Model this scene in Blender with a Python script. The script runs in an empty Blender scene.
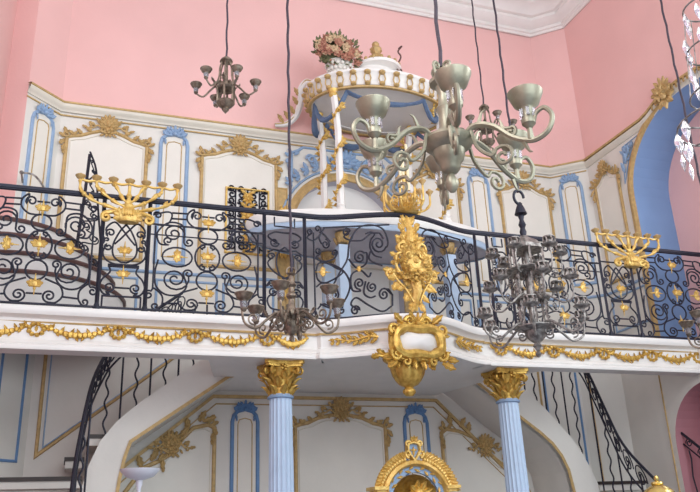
import bpy, math, random
from mathutils import Vector, Matrix
random.seed(7)
PI = math.pi
sin, cos = math.sin, math.cos
COL = bpy.context.scene.collection
V = Vector

# ------------------------------------------------------------------ materials
def s2l(c):
    c = c / 255.0
    return c / 12.92 if c <= .04045 else ((c + .055) / 1.055) ** 2.4
def mat(name, rgb, rough=.6, metal=0.0, var=.06, scale=6.0, bump=0.0, bscale=60, rgb2=None, spec=.5, trans=0.0):
    m = bpy.data.materials.new(name); m.use_nodes = True
    nt = m.node_tree; b = nt.nodes['Principled BSDF']
    c = [s2l(x) for x in rgb]
    c2 = [s2l(x) for x in rgb2] if rgb2 else [x * (1 - var * 2) for x in c]
    tc = nt.nodes.new('ShaderNodeTexCoord')
    no = nt.nodes.new('ShaderNodeTexNoise'); no.inputs['Scale'].default_value = scale; no.inputs['Detail'].default_value = 5
    nt.links.new(tc.outputs['Object'], no.inputs['Vector'])
    cr = nt.nodes.new('ShaderNodeValToRGB')
    cr.color_ramp.elements[0].position = .35; cr.color_ramp.elements[1].position = .65
    cr.color_ramp.elements[0].color = (*c2, 1); cr.color_ramp.elements[1].color = (*c, 1)
    nt.links.new(no.outputs['Fac'], cr.inputs['Fac']); nt.links.new(cr.outputs['Color'], b.inputs['Base Color'])
    b.inputs['Roughness'].default_value = rough; b.inputs['Metallic'].default_value = metal
    b.inputs['Specular IOR Level'].default_value = spec
    b.inputs['Transmission Weight'].default_value = trans
    if bump:
        n2 = nt.nodes.new('ShaderNodeTexNoise'); n2.inputs['Scale'].default_value = bscale; n2.inputs['Detail'].default_value = 4
        nt.links.new(tc.outputs['Object'], n2.inputs['Vector'])
        bp = nt.nodes.new('ShaderNodeBump'); bp.inputs['Strength'].default_value = bump; bp.inputs['Distance'].default_value = .01
        nt.links.new(n2.outputs['Fac'], bp.inputs['Height']); nt.links.new(bp.outputs['Normal'], b.inputs['Normal'])
    return m
M_PINK = mat('pink_plaster', (238, 190, 186), .9, 0, .03, 1.2, .15, 40)
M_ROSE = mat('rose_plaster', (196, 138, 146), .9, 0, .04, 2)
M_CREAM = mat('cream_paint', (226, 221, 213), .6, 0, .03, 3, .08, 30)
M_PANEL = mat('panel_paint', (232, 226, 216), .6, 0, .03, 2.5, .08, 30)
M_WHITE = mat('white_paint', (234, 230, 226), .5, 0, .025, 5)
M_TRIM = mat('moulding_paint', (222, 214, 200), .55, 0, .03, 5)
M_GREY = mat('grey_paint', (192, 190, 202), .7, 0, .03, 3)
M_BLUE = mat('blue_paint', (148, 174, 206), .55, 0, .07, 18)
M_BLUE2 = mat('lower_blue', (104, 142, 188), .55, 0, .07, 18)  # darker copy of the blue for panels and trims below the gallery
M_BLUEW = mat('blue_plaster', (128, 156, 196), .8, 0, .05, 2)
M_PALEB = mat('pale_blue_paint', (188, 208, 232), .5, 0, .04, 8)
M_DRAPE = mat('blue_cloth', (90, 110, 140), .6, 0, .12, 14)
M_OCHRE = mat('ochre_gilding', (200, 166, 110), .5, .12, .12, 25, .2, 80)
M_GOLD = mat('gold_leaf', (224, 186, 98), .34, .58, .16, 22, .35, 70, (178, 136, 60))
M_GOLDL = mat('pale_gold_leaf', (234, 200, 122), .4, .45, .1, 22, .3, 70, (208, 166, 84))
M_IRON = mat('wrought_iron', (44, 44, 58), .5, .4, .1, 30)
M_PEWTER = mat('pewter', (166, 162, 142), .4, .6, .14, 9, .15, 40, (138, 134, 116))
M_BRONZE = mat('old_bronze', (152, 138, 122), .42, .6, .15, 30, .2, 60, (104, 90, 78))
M_LANT = mat('tarnished_silver', (168, 163, 158), .42, .5, .2, 30, .3, 60, (98, 92, 90))
M_BRASS = mat('polished_brass', (222, 196, 120), .22, .9, .06, 8)
M_WOOD = mat('brown_wood', (104, 72, 68), .5, 0, .15, 14)
M_DWOOD = mat('dark_tread_wood', (58, 48, 44), .5, 0, .15, 14)
M_FLOOR = mat('stone_floor', (146, 156, 172), .5, 0, .08, 3)
M_LAMP = mat('white_lamp_enamel', (226, 228, 238), .35, 0, .01, 3)
M_CABLE = mat('dark_cable', (70, 60, 72), .6, .2, .2, 60)
M_CAND = mat('ivory_candle', (240, 226, 190), .5, 0, .03, 10)
M_ROSEF = mat('dusty_rose_petals', (190, 140, 116), .7, 0, .12, 30, 0, 60, (156, 96, 80))
M_PALEF = mat('pale_petals', (216, 186, 150), .7, 0, .12, 30)
M_LEAFG = mat('olive_leaves', (122, 124, 88), .7, 0, .15, 30)
M_GLASS = mat('glass', (240, 240, 255), .08, 0, .0, 2, 0, 60, None, .5, .85)
M_SKYG = mat('window_glass', (235, 240, 250), .1, 0, .0, 2, 0, 60, None, .5, .9)

# ------------------------------------------------------------------ mesh builder
class MB:
    def __init__(s, mp=None): s.v = []; s.f = []; s.mp = mp
    def add(s, vs, fs):
        b = len(s.v)
        mp = s.mp
        s.v.extend([mp(*p) if mp else tuple(p) for p in vs])
        s.f.extend([tuple(b + i for i in f) for f in fs])
    def box(s, x0, x1, y0, y1, z0, z1):
        s.add([(x0,y0,z0),(x1,y0,z0),(x1,y1,z0),(x0,y1,z0),(x0,y0,z1),(x1,y0,z1),(x1,y1,z1),(x0,y1,z1)],
              [(0,3,2,1),(4,5,6,7),(0,1,5,4),(1,2,6,5),(2,3,7,6),(3,0,4,7)])
    def tube(s, pts, r, n=5, closed=False, flat=1.0):
        P = [V(p) for p in pts]; m = len(P)
        if m < 2: return
        R = r if hasattr(r, '__len__') else [r] * m
        up = None; vs = []
        for i in range(m):
            if closed: t = P[(i+1) % m] - P[i-1]
            else: t = P[min(i+1, m-1)] - P[max(i-1, 0)]
            if t.length < 1e-9: t = V((0,0,1))
            t.normalize()
            if up is None:
                up = V((0,1,0)) if abs(t.y) < .9 else V((1,0,0))
            up = up - t * up.dot(t)
            if up.length < 1e-6: up = t.orthogonal()
            up.normalize(); sd = t.cross(up)
            for k in range(n):
                a = 2*PI*k/n
                q = P[i] + sd * (cos(a) * R[i]) + up * (sin(a) * R[i] * flat)
                vs.append((q.x, q.y, q.z))
        fs = []
        for i in range(m if closed else m-1):
            j = (i+1) % m
            for k in range(n):
                l = (k+1) % n
                fs.append((i*n+k, i*n+l, j*n+l, j*n+k))
        if not closed:
            fs.append(tuple(range(n-1, -1, -1))); fs.append(tuple((m-1)*n+k for k in range(n)))
        s.add(vs, fs)
    def lathe(s, prof, c=(0,0,0), n=16, ex=1.0, ey=1.0, mod=None, a0=0, a1=2*PI):
        full = abs(a1 - a0 - 2*PI) < 1e-6
        k_n = n if full else n + 1
        vs = []
        for r, z in prof:
            for k in range(k_n):
                a = a0 + (a1 - a0) * k / n
                rr = r * (mod(a, z) if mod else 1)
                vs.append((c[0] + rr*cos(a)*ex, c[1] + rr*sin(a)*ey, c[2] + z))
        fs = []
        for i in range(len(prof)-1):
            for k in range(n):
                l = (k+1) % k_n
                fs.append((i*k_n+k, i*k_n+l, (i+1)*k_n+l, (i+1)*k_n+k))
        if full:
            if prof[0][0] > 1e-5: fs.append(tuple(range(n-1, -1, -1)))
            if prof[-1][0] > 1e-5: fs.append(tuple((len(prof)-1)*n + k for k in range(n)))
        s.add(vs, fs)
    def blob(s, c, r, n=7, m=4):
        if not hasattr(r, '__len__'): r = (r, r, r)
        vs = []; fs = []
        for i in range(m+1):
            t = PI*i/m
            for k in range(n):
                a = 2*PI*k/n
                vs.append((c[0]+r[0]*sin(t)*cos(a), c[1]+r[1]*sin(t)*sin(a), c[2]-r[2]*cos(t)))
        for i in range(m):
            for k in range(n):
                l = (k+1) % n
                fs.append((i*n+k, i*n+l, (i+1)*n+l, (i+1)*n+k))
        s.add(vs, fs)
    def leaf(s, o, d, nr, L, W, curl=.3, hump=.25, seg=6):
        """an acanthus-like leaf: base o, direction d, outward normal nr, tip curling outward"""
        o = V(o); d = V(d).normalized(); nr = V(nr).normalized(); nr = (nr - d*nr.dot(d)).normalized(); sd = d.cross(nr)
        vs = []; fs = []
        for i in range(seg+1):
            t = i/seg
            w = W*.5*(sin(PI*min(1, t*.92+.06))**.6)*(1.0 if i % 2 == 0 else .68)
            c = o + d*(L*(t - .25*curl*t*t*t)) + nr*(L*(hump*sin(PI*t)*.5 + curl*t*t*t))
            e = c - nr*(W*.16)
            for q in (e - sd*w, c + nr*(W*.05) - sd*w*.45, c - nr*(W*.03), c + nr*(W*.05) + sd*w*.45, e + sd*w):
                vs.append((q.x, q.y, q.z))
        for i in range(seg):
            for k in range(4):
                a = i*5+k
                fs.append((a, a+1, a+6, a+5))
        b = len(vs)
        q = o - nr*(W*.18); q2 = o + d*L*.8 - nr*(W*.18) + nr*L*curl*.5
        vs += [(q.x,q.y,q.z), (q2.x,q2.y,q2.z)]
        for i in range(seg):
            t = (i+.5)/seg; p = b if t < .5 else b+1
            fs.append((i*5, (i+1)*5, p)); fs.append(((i+1)*5+4, i*5+4, p))
        s.add(vs, fs)
    def sweep2(s, pts, prof, closed=False):
        """mitred moulding: pts (u,w) path, prof (lateral, depth); local axes are u, depth, w via s.mp(u, d, w)"""
        m = len(pts); n = len(prof); vs = []
        for i in range(m):
            p = V((pts[i][0], pts[i][1]))
            if closed or 0 < i < m-1:
                a = (p - V(pts[i-1])).normalized(); b = (V(pts[(i+1) % m]) - p).normalized()
            elif i == 0: a = b = (V(pts[1]) - p).normalized()
            else: a = b = (p - V(pts[i-1])).normalized()
            na = V((-a.y, a.x)); nb = V((-b.y, b.x)); k = na + nb
            k = k / max(.35, k.length_squared/2) if k.length > 1e-6 else na
            for l, d in prof:
                q = p + k*l; vs.append((q.x, d, q.y))
        fs = []
        for i in range(m if closed else m-1):
            j = (i+1) % m
            for t in range(n-1): fs.append((i*n+t, i*n+t+1, j*n+t+1, j*n+t))
        if not closed: fs.append(tuple(range(n))); fs.append(tuple((m-1)*n+t for t in range(n-1, -1, -1)))
        s.add(vs, fs)
    def build(s, name, m, parent=None, angle=38):
        off = V((0,0,0)); p = parent
        while p: off += p.location; p = p.parent
        me = bpy.data.meshes.new(name)
        me.from_pydata([(v[0]-off.x, v[1]-off.y, v[2]-off.z) for v in s.v], [], s.f)
        me.materials.append(m)
        me.update()
        for pl in me.polygons: pl.use_smooth = True
        try: me.set_sharp_from_angle(angle=math.radians(angle))
        except Exception: pass
        o = bpy.data.objects.new(name, me); COL.objects.link(o)
        if parent: o.parent = parent
        return o
def tag(o, label=None, cat=None, group=None, kind=None):
    if label: o['label'] = label
    if cat: o['category'] = cat
    if group: o['group'] = group
    if kind: o['kind'] = kind
    return o
def thing(name, loc, label, cat, group=None):
    o = bpy.data.objects.new(name, None); COL.objects.link(o); o.location = loc; o.empty_display_size = .1
    return tag(o, label, cat, group)
def struct(o): return tag(o, kind='structure')
def copy_tree(o, parent=None):
    c = o.copy(); COL.objects.link(c); c.parent = parent
    for ch in list(o.children): copy_tree(ch, c)
    return c

# ------------------------------------------------------------------ curve helpers
def cr(pts, n=6, closed=False):
    """Catmull-Rom through points of any dimension"""
    P = [tuple(p) for p in pts]; m = len(P); out = []
    rng = range(m) if closed else range(m-1)
    for i in rng:
        p1 = P[i]; p2 = P[(i+1) % m]
        p0 = P[i-1] if (closed or i > 0) else tuple(2*a-b for a, b in zip(p1, p2))
        p3 = P[(i+2) % m] if (closed or i < m-2) else tuple(2*b-a for a, b in zip(p1, p2))
        for k in range(n):
            t = k/n
            out.append(tuple(.5*((2*b)+(c-a)*t+(2*a-5*b+4*c-d)*t*t+(3*b-a-3*c+d)*t**3) for a, b, c, d in zip(p0, p1, p2, p3)))
    if not closed: out.append(P[-1])
    return out
def vol(cx, cy, R, a0, turns=1.25, d=1, e=.25, n=None):
    """volute: from the outside at angle a0 (degrees) inward"""
    n = n or int(13*turns)+2; a0 = math.radians(a0)
    return [(cx + R*(1-(1-e)*k/n)*cos(a0+d*2*PI*turns*k/n), cy + R*(1-(1-e)*k/n)*sin(a0+d*2*PI*turns*k/n)) for k in range(n+1)]
def scroll(v0, mids, v1, n=5):
    a = list(reversed(v0)) if v0 else []; b = list(v1) if v1 else []
    mid = ([a[-1]] if a else []) + list(mids) + ([b[0]] if b else [])
    c = cr(mid, n)
    return a[:-1] + c + b[1:]
def circ(cx, cy, rx, ry=None, n=18):
    ry = ry or rx
    return [(cx+rx*cos(2*PI*k/n), cy+ry*sin(2*PI*k/n)) for k in range(n)]

# ------------------------------------------------------------------ room shell
def plane_map(o, u, nrm):
    o = V(o); u = V(u); nrm = V(nrm)
    def f(a, d, w):
        q = o + u*a + nrm*d
        return (q.x, q.y, w)
    return f
BACK = plane_map((0,7.5,0), (1,0,0), (0,-1,0))
RIGHT = plane_map((5.87,7.18,0), (0,-1,0), (-1,0,0))      # u grows towards the camera
s2 = V((.31,.30,0)); lc_len = s2.length
LCH = plane_map((-.67,7.2,0), tuple(s2.normalized()), tuple(V((.30,-.31,0)).normalized()))
s3 = V((.34,-.32,0)); rc_len = s3.length
RCH = plane_map((5.53,7.5,0), tuple(s3.normalized()), tuple(V((-.32,-.34,0)).normalized()))
Z0, ZD, ZW, ZC = 0.0, 3.27, 5.93, 8.3

def wall_open(mb, u0, u1, z0, z1, cu, hw, sill, spring, rise, depth, n=20, jamb=None):
    """wall in local plane with one arched opening; jamb faces go into mesh jamb"""
    arch = [(cu - hw*cos(PI*k/n), spring + rise*sin(PI*k/n)) for k in range(n+1)]
    q = lambda a, b, c, d: mb.add([(a,0,b),(c,0,b),(c,0,d),(a,0,d)], [(0,1,2,3)])
    q(u0, z0, cu-hw, z1); q(cu+hw, z0, u1, z1)
    if sill > z0: q(cu-hw, z0, cu+hw, sill)
    for k in range(n):
        a, b = arch[k], arch[k+1]
        mb.add([(a[0],0,a[1]),(b[0],0,b[1]),(b[0],0,z1),(a[0],0,z1)], [(0,1,2,3)])
    J = [(cu-hw, sill)] + arch + [(cu+hw, sill)]
    for k in range(len(J)-1):
        a, b = J[k], J[k+1]
        jamb.add([(a[0],0,a[1]),(b[0],0,b[1]),(b[0],-depth,b[1]),(a[0],-depth,a[1])], [(0,1,2,3)])
    jamb.add([(cu-hw,0,sill),(cu+hw,0,sill),(cu+hw,-depth,sill),(cu-hw,-depth,sill)], [(0,1,2,3)])
    return arch

# back wall: cream below ZW, pink above
mb = MB(BACK); jb = MB(BACK)
ARC = wall_open(mb, -.36, 5.53, 0, ZW, 2.74, .64, ZD, 4.75, .64, .16, 20, jb)
wb = struct(mb.build('wall_back', M_CREAM))
jo = jb.build('door_reveal', M_GREY, wb)
mb = MB(BACK); mb.add([(-.50,-.0,ZW),(5.56,-.0,ZW),(5.56,-.0,ZC),(-.50,-.0,ZC)], [(0,1,2,3)])
mb.build('plaster_field', M_PINK, wb)
# corners (chamfers)
mb = MB(LCH); mb.add([(0,0,0),(lc_len,0,0),(lc_len,0,ZW),(0,0,ZW)], [(0,1,2,3)])
w = struct(mb.build('wall_left_corner', M_CREAM))
mb = MB(LCH); mb.add([(0,0,ZW),(lc_len-.12,0,ZW),(lc_len-.12,0,ZC),(0,0,ZC)], [(0,1,2,3)]); mb.add([(lc_len-.12,0,ZW),(lc_len,-.0,ZW),(lc_len,0,ZC),(lc_len-.12,0,ZC)], [(0,1,2,3)])
mb.build('plaster_field', M_PINK, w)
mb = MB(RCH); mb.add([(0,0,0),(rc_len,0,0),(rc_len,0,ZW),(0,0,ZW)], [(0,1,2,3)])
w = struct(mb.build('wall_right_corner', M_CREAM))
mb = MB(RCH); mb.add([(0,0,ZW),(rc_len,0,ZW),(rc_len,0,ZC),(0,0,ZC)], [(0,1,2,3)])
mb.build('plaster_field', M_PINK, w)
# right wall: big arched window bay above, arched stair door below
AC, AR, ASP = 7.18-5.45, 1.0, 5.10     # arch centre (u), half width, spring height
mb = MB(RIGHT); jb = MB(RIGHT); jb2 = MB(RIGHT)
UE = 9.3
wall_open(mb, 0, 3.2, 3.0, 6.25, AC, AR, ZD, ASP, .84, .5, 24, jb)
wall_open(mb, 0, 3.2, 0, 3.0, 7.18-5.95, .56, .35, 2.32, .56, .35, 20, jb2)
mb.add([(3.2,0,0),(3.9,0,0),(3.9,0,ZC),(3.2,0,ZC)], [(0,1,2,3)])
mb.add([(6.2,0,0),(UE,0,0),(UE,0,ZC),(6.2,0,ZC)], [(0,1,2,3)])
mb.add([(3.9,0,0),(6.2,0,0),(6.2,0,3.6),(3.9,0,3.6)], [(0,1,2,3)])
mb.add([(3.9,0,6.6),(6.2,0,6.6),(6.2,0,ZC),(3.9,0,ZC)], [(0,1,2,3)])
wr = struct(mb.build('wall_right', M_CREAM))
jb.build('arch_reveal', M_BLUEW, wr)
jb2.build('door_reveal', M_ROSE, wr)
ATOP = [(.0,5.885),(1.08,5.885),(1.20,5.91),(1.36,5.97),(1.55,6.0),(1.73,6.01),(1.91,6.0),(2.10,5.97),(2.26,5.91),(2.38,5.885),(3.9,5.885)]
mb = MB(RIGHT)
for a, b in zip(ATOP, ATOP[1:]): mb.add([(a[0],.005,a[1]),(b[0],.005,b[1]),(b[0],.005,ZC),(a[0],.005,ZC)], [(0,1,2,3)])
mb.build('plaster_field', M_PINK, wr)
# outer bay wall behind the arch
mb = MB(); mb.add([(6.37,6.9,ZD-.3),(6.37,5.2,ZD-.3),(6.37,5.2,7.0),(6.37,6.9,7.0)], [(0,1,2,3)])
mb.add([(6.37,4.2,ZD-.3),(6.37,3.9,ZD-.3),(6.37,3.9,7.0),(6.37,4.2,7.0)], [(0,1,2,3)])
mb.add([(6.37,5.2,ZD-.3),(6.37,4.2,ZD-.3),(6.37,4.2,4.0),(6.37,5.2,4.0)], [(0,1,2,3)])
mb.add([(6.37,5.2,5.5),(6.37,4.2,5.5),(6.37,4.2,7.0),(6.37,5.2,7.0)], [(0,1,2,3)])
struct(mb.build('wall_bay_right', M_PINK))
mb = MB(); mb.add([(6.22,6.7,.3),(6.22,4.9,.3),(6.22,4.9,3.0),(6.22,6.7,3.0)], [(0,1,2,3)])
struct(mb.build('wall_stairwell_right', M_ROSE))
# left: the wall stops at the corner; a deep window bay opens beyond it
mb = MB(); mb.add([(-.67,7.2,0),(-.88,7.28,0),(-.88,7.28,ZC),(-.67,7.2,ZC)], [(0,1,2,3)])
struct(mb.build('wall_bay_left', M_PINK))
mb = MB()
for y0, y1, z0, z1 in ((7.3,5.9,0,ZC),(5.9,4.3,0,3.6),(5.9,4.3,7.6,ZC),(4.3,-2,0,ZC)):
    mb.add([(-.88,y0,z0),(-.88,y1,z0),(-.88,y1,z1),(-.88,y0,z1)], [(0,1,2,3)])
struct(mb.build('wall_left', M_PINK))
mb = MB(); mb.add([(-1.9,-2.2,0),(6.6,-2.2,0),(6.6,7.9,0),(-1.9,7.9,0)], [(0,1,2,3)])
struct(mb.build('floor', M_FLOOR))
mb = MB(); mb.add([(-1.9,-2.2,ZC),(6.6,-2.2,ZC),(6.6,7.9,ZC),(-1.9,7.9,ZC)], [(3,2,1,0)])
struct(mb.build('ceiling', M_WHITE))
# windows (glass with frames) in left bay and nearer right wall
def window(name, mp, u0, u1, z0, z1, d):
    f = MB(mp)
    f.sweep2([(u0,z0),(u1,z0),(u1,z1),(u0,z1)], [(-.04,d-.03),(-.04,d+.03),(.04,d+.03),(.04,d-.03),(-.04,d-.03)], True)
    for k in range(1, 3):
        u = u0+(u1-u0)*k/3; f.add([(u-.015,d,z0),(u+.015,d,z0),(u+.015,d,z1),(u-.015,d,z1)], [(0,1,2,3)])
    for k in range(1, 4):
        z = z0+(z1-z0)*k/4; f.add([(u0,d+.002,z-.015),(u1,d+.002,z-.015),(u1,d+.002,z+.015),(u0,d+.002,z+.015)], [(0,1,2,3)])
    return struct(f.build(name, M_WHITE))
window('window_1', plane_map((-.88,5.9,0),(0,-1,0),(1,0,0)), 0, 1.6, 3.6, 7.6, -.03)
window('window_2', RIGHT, 3.9, 6.2, 3.6, 6.6, -.1)
window('window_3', plane_map((6.37,5.2,0),(0,-1,0),(-1,0,0)), 0, 1.0, 4.0, 5.5, -.03)

# ceiling cornice swept along the walls
def hsweep(path, prof, closed=False):
    """horizontal moulding: path (x,y), prof (out,z); out is to the right of travel"""
    m = len(path); n = len(prof); vs = []; fs = []
    for i in range(m):
        p = V(path[i])
        a = (p - V(path[i-1])).normalized() if i > 0 or closed else (V(path[1])-p).normalized()
        b = (V(path[(i+1) % m])-p).normalized() if i < m-1 or closed else a
        na = V((a.y,-a.x)); nb = V((b.y,-b.x)); k = na+nb; k = k/max(.3, k.length_squared/2)
        for o, z in prof: q = p+k*o; vs.append((q.x,q.y,z))
    for i in range(m if closed else m-1):
        j = (i+1) % m
        for t in range(n-1): fs.append((i*n+t, j*n+t, j*n+t+1, i*n+t+1))
    return vs, fs
WALLPATH = [(-.87,7.27),(-.68,7.19),(-.37,7.49),(5.53,7.49),(5.86,7.18),(5.86,-2)]
mb = MB()
cp = [(0,7.90),(.02,7.90),(.03,7.93),(.05,7.94),(.05,7.98),(.09,8.0),(.13,8.04),(.15,8.06),(.15,8.10),(.19,8.11),(.22,8.15),(.28,8.2),(.33,8.22),(.33,8.25),(.40,8.26),(.42,8.30)]
mb.add(*hsweep(WALLPATH, cp)); struct(mb.build('trim_1', M_WHITE))
# wainscot top cornice with ochre lines
WP = [(-.90,7.22),(-.68,7.19),(-.36,7.49),(5.53,7.49),(5.86,7.19)]
mb = MB(); mb.add(*hsweep(WP[1:], [(0,5.80),(.012,5.80),(.016,5.815),(.03,5.83),(.045,5.845),(.05,5.86),(.05,5.885),(0,5.89)])); struct(mb.build('trim_2', M_TRIM))
mb = MB(); mb.add(*hsweep(WP[1:], [(.048,5.88),(.06,5.883),(.062,5.900),(.04,5.908),(0,5.91)])); struct(mb.build('trim_3', M_OCHRE))
mb = MB(); mb.add(*hsweep(WP[1:], [(.0,5.755),(.010,5.757),(.012,5.768),(.0,5.772)])); struct(mb.build('trim_4', M_OCHRE))
arcpts = lambda r, rz, n=28: [(AC - r*cos(PI*k/n), ASP + rz*sin(PI*k/n)) for k in range(n+1)]
mb = MB(RIGHT)
p = [(AC-1.045, ZD)] + arcpts(1.045, .885) + [(AC+1.045, ZD)]
mb.sweep2(p, [(-.045,0),(-.045,.02),(-.02,.035),(.02,.03),(.04,.015),(.04,0)]); struct(mb.build('trim_5', M_OCHRE))
mb = MB(RIGHT); mb.sweep2([(u,w-.055) for u,w in ATOP], [(-.035,0),(-.035,.012),(-.01,.03),(.01,.045),(.03,.05),(.03,0)]); struct(mb.build('trim_6', M_TRIM))
mb = MB(RIGHT); mb.sweep2([(u,w+.0) for u,w in ATOP], [(-.012,0),(-.012,.06),(.012,.062),(.018,.03),(.018,0)]); struct(mb.build('trim_7', M_OCHRE))

# ------------------------------------------------------------------ relief ornament vocabulary (local u, d, w)
N_ = (0,1,0)
def tap(pts, d, r0, r1, mb, n=5, flat=.7):
    m = len(pts); mb.tube([(p[0], d, p[1]) for p in pts], [r0+(r1-r0)*k/(m-1) for k in range(m)], n, False, flat)
def rosette(mb, u, w, R, d=.02, k=8):
    for i in range(k):
        a = 2*PI*i/k
        mb.leaf((u+cos(a)*R*.15, d, w+sin(a)*R*.15), (cos(a),0,sin(a)), N_, R, R*.7, .1, .3, 4)
    mb.blob((u, d+R*.15, w), (R*.3, R*.3, R*.3))
def shell(mb, u, w, R, d=.02, k=9, a0=-20, a1=200):
    for i in range(k):
        a = math.radians(a0+(a1-a0)*i/(k-1))
        L = R*(1.0+.18*sin(a))
        mb.leaf((u+cos(a)*R*.1, d, w+sin(a)*R*.1), (cos(a),0,sin(a)), N_, L, R*.5, .25, .35, 5)
    mb.blob((u, d+R*.12, w-R*.05), (R*.32, R*.3, R*.26))
def crest(mb, u, w, W, H, k=1.0, d=.022):
    """rocaille crest: shell flanked by C-scrolls and leaf sprays"""
    shell(mb, u, w+H*.22, H*.46, d, 11, -30, 210); rosette(mb, u, w+H*.12, H*.30, d+.02, 7)
    for s in (-1, 1):
        tap([(u+s*x, w+y) for x, y in scroll(vol(W*.12, -H*.12, H*.14, 60, 1.1, 1), [(W*.22, H*.12), (W*.30, -H*.02)], vol(W*.36, -H*.1, H*.09, 120, 1.0, -1))], d+.01, .012*k, .008*k, mb)
        for x, y, a, L in ((.16,.22,50,.34),(.26,.12,25,.32),(.34,.02,60,.26),(.40,-.05,10,.30),(.08,-.28,-40,.26),(.2,-.1,-60,.22)):
            a = math.radians(a); mb.leaf((u+s*W*x, d, w+H*y), (s*cos(a),0,sin(a)), N_, H*L*1.15, H*L*.6, .3, .3, 5)
    rosette(mb, u, w-H*.24, H*.24, d+.01, 6)
def corner_leaves(mb, u, w, s, S, d=.02):
    for dx, dy, a, L in ((0,.1,60,.9),(.15,-.1,20,.8),(.3,-.35,-60,.9),(.3,-.9,-85,.9),(-.3,.15,150,.7),(.28,-1.4,-90,.7)):
        a = math.radians(a); mb.leaf((u+s*dx*S, d, w+dy*S), (s*cos(a),0,sin(a)), N_, S*L, S*L*.6, .3, .3, 5)
    tap([(u+s*x*S, w+y*S) for x, y in vol(.1, .1, .35, 90, 1.1, -1)], d+.01, .012, .006, mb)

FR = lambda w, d: [(-w,0),(-w,d*.5),(-w*.5,d),(w*.5,d),(w,d*.5),(w,0)]
def wall_panel(mp, u0, u1, z0, z1, kind, label, shape='arch', detail=1, S=1.0):
    """a painted wood panel: board, carved frame, inner bead, crest ornament"""
    cu = (u0+u1)/2; W = u1-u0
    q = mp(cu, 0, z0)
    nm = 'blue_wall_panel' if kind == 'blue' else 'gilded_wall_panel'
    t = thing(nm, q, label, 'wall panel', None)
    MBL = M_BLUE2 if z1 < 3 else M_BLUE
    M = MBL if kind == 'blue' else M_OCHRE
    if kind == 'blue':
        top = [(u1, z1-.12), (u1-.015, z1-.06), (u1-.05, z1-.02), (cu, z1), (u0+.05, z1-.02), (u0+.015, z1-.06), (u0, z1-.12)]
        inset = W*.22; top_i = [(u1-inset, z1-.14), (u1-inset-.015, z1-.10), (cu, z1-.085), (u0+inset+.015, z1-.10), (u0+inset, z1-.14)]
        fw = W*.072
    else:
        e = min(.11, W*.14)
        if shape == 'arch':
            top = [(u1, z1-.17), (u1, z1-.12), (u1-e*.5, z1-.10), (u1-e*1.2, z1-.085), (u1-e*2.2, z1-.035), (cu+.06, z1), (cu-.06, z1), (u0+e*2.2, z1-.035), (u0+e*1.2, z1-.085), (u0+e*.5, z1-.10), (u0, z1-.12), (u0, z1-.17)]
        else: top = shape
        fw = .019; inset = .035
        top_i = None
    path = [(u0, z0), (u1, z0)] + top
    b = MB(mp)
    vs = [(p[0], .006, p[1]) for p in path]; vb = [(p[0], 0, p[1]) for p in path]; k = len(path)
    b.add(vs + vb, [tuple(range(k))] + [(i, (i+1) % k, k+(i+1) % k, k+i) for i in range(k)])
    b.build('board', M_PANEL, t)
    f = MB(mp); f.sweep2(path, FR(fw, .022), True); f.build('frame', M, t)
    g = MB(mp)
    if kind == 'blue':
        g.sweep2([(u0+inset, z0+.06), (u1-inset, z0+.06)] + top_i, FR(.005, .014), True); g.build('inner_bead', M_OCHRE, t)
        c = MB(mp); S = W*.5
        shell(c, cu, z1+.0, S*.6, .02, 7)
        for s in (-1, 1):
            corner_leaves(c, cu+s*W*.28, z1-.01, s, S*.42)
            for a in (10, 70): c.leaf((cu+s*W*.2, .02, z1), (s*cos(math.radians(a)),0,sin(math.radians(a))), N_, S*.6, S*.4, .3)
        c.build('crest_carving', MBL, t)
    else:
        k2 = len(top); cx = cu
        ti = [(p[0] + (inset if p[0] < cx else -inset), p[1]-inset*1.1) for p in top]
        g.sweep2([(u0+inset, z0+inset), (u1-inset, z0+inset)] + ti, FR(.006, .014), True); g.build('inner_bead', M_TRIM, t)
        if shape == 'arch':
            c = MB(mp); crest(c, cu, z1+.02, min(.55, W*.62)*S, .21*S)
            for s in (-1, 1):
                corner_leaves(c, cu+s*(W/2-.01), z1-.11, s, .105)
                for x in (.2, .31, .4):
                    a = math.radians(35); c.leaf((cu+s*W*x, .02, z1-.02-.08*(x-.15)/.25), (s*cos(a),0,sin(a)), N_, .085, .05, .3)
            c.build('crest_carving', M, t)
    return t

# upper gallery wall
ZB = 4.24
wall_panel(BACK, -.28, .52, ZB, 5.64, 'gold', 'large ochre-framed cream panel on the upper wall, nearest the left corner')
wall_panel(BACK, .66, .94, ZB, 5.70, 'blue', 'narrow blue-framed panel between the two gilded panels left of the canopy')
wall_panel(BACK, 1.10, 1.92, ZB, 5.61, 'gold', 'gilded cream panel on the upper wall framing the gold and black grille')
wall_panel(BACK, 3.52, 4.18, ZB, 5.61, 'gold', 'gilded cream panel just right of the canopy, behind the big pewter chandelier')
wall_panel(BACK, 4.33, 4.60, ZB, 5.68, 'blue', 'narrow blue-framed panel on the upper back wall right of the canopy')
wall_panel(BACK, 4.76, 5.46, ZB, 5.62, 'gold', 'ochre-framed upper panel behind the many-cupped lantern chandelier, at the right corner')
wall_panel(LCH, .09, .35, 4.3, 5.68, 'blue', 'narrow blue-framed panel on the slanted left corner above the gallery')
wall_panel(RCH, .10, .36, 4.3, 5.68, 'blue', 'narrow blue-framed panel on the slanted right corner above the gallery')
wall_panel(RIGHT, .10, .52, ZB, 5.60, 'gold', 'small gilded panel on the right wall between corner and blue window arch', 'arch', 1, .8)

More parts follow.
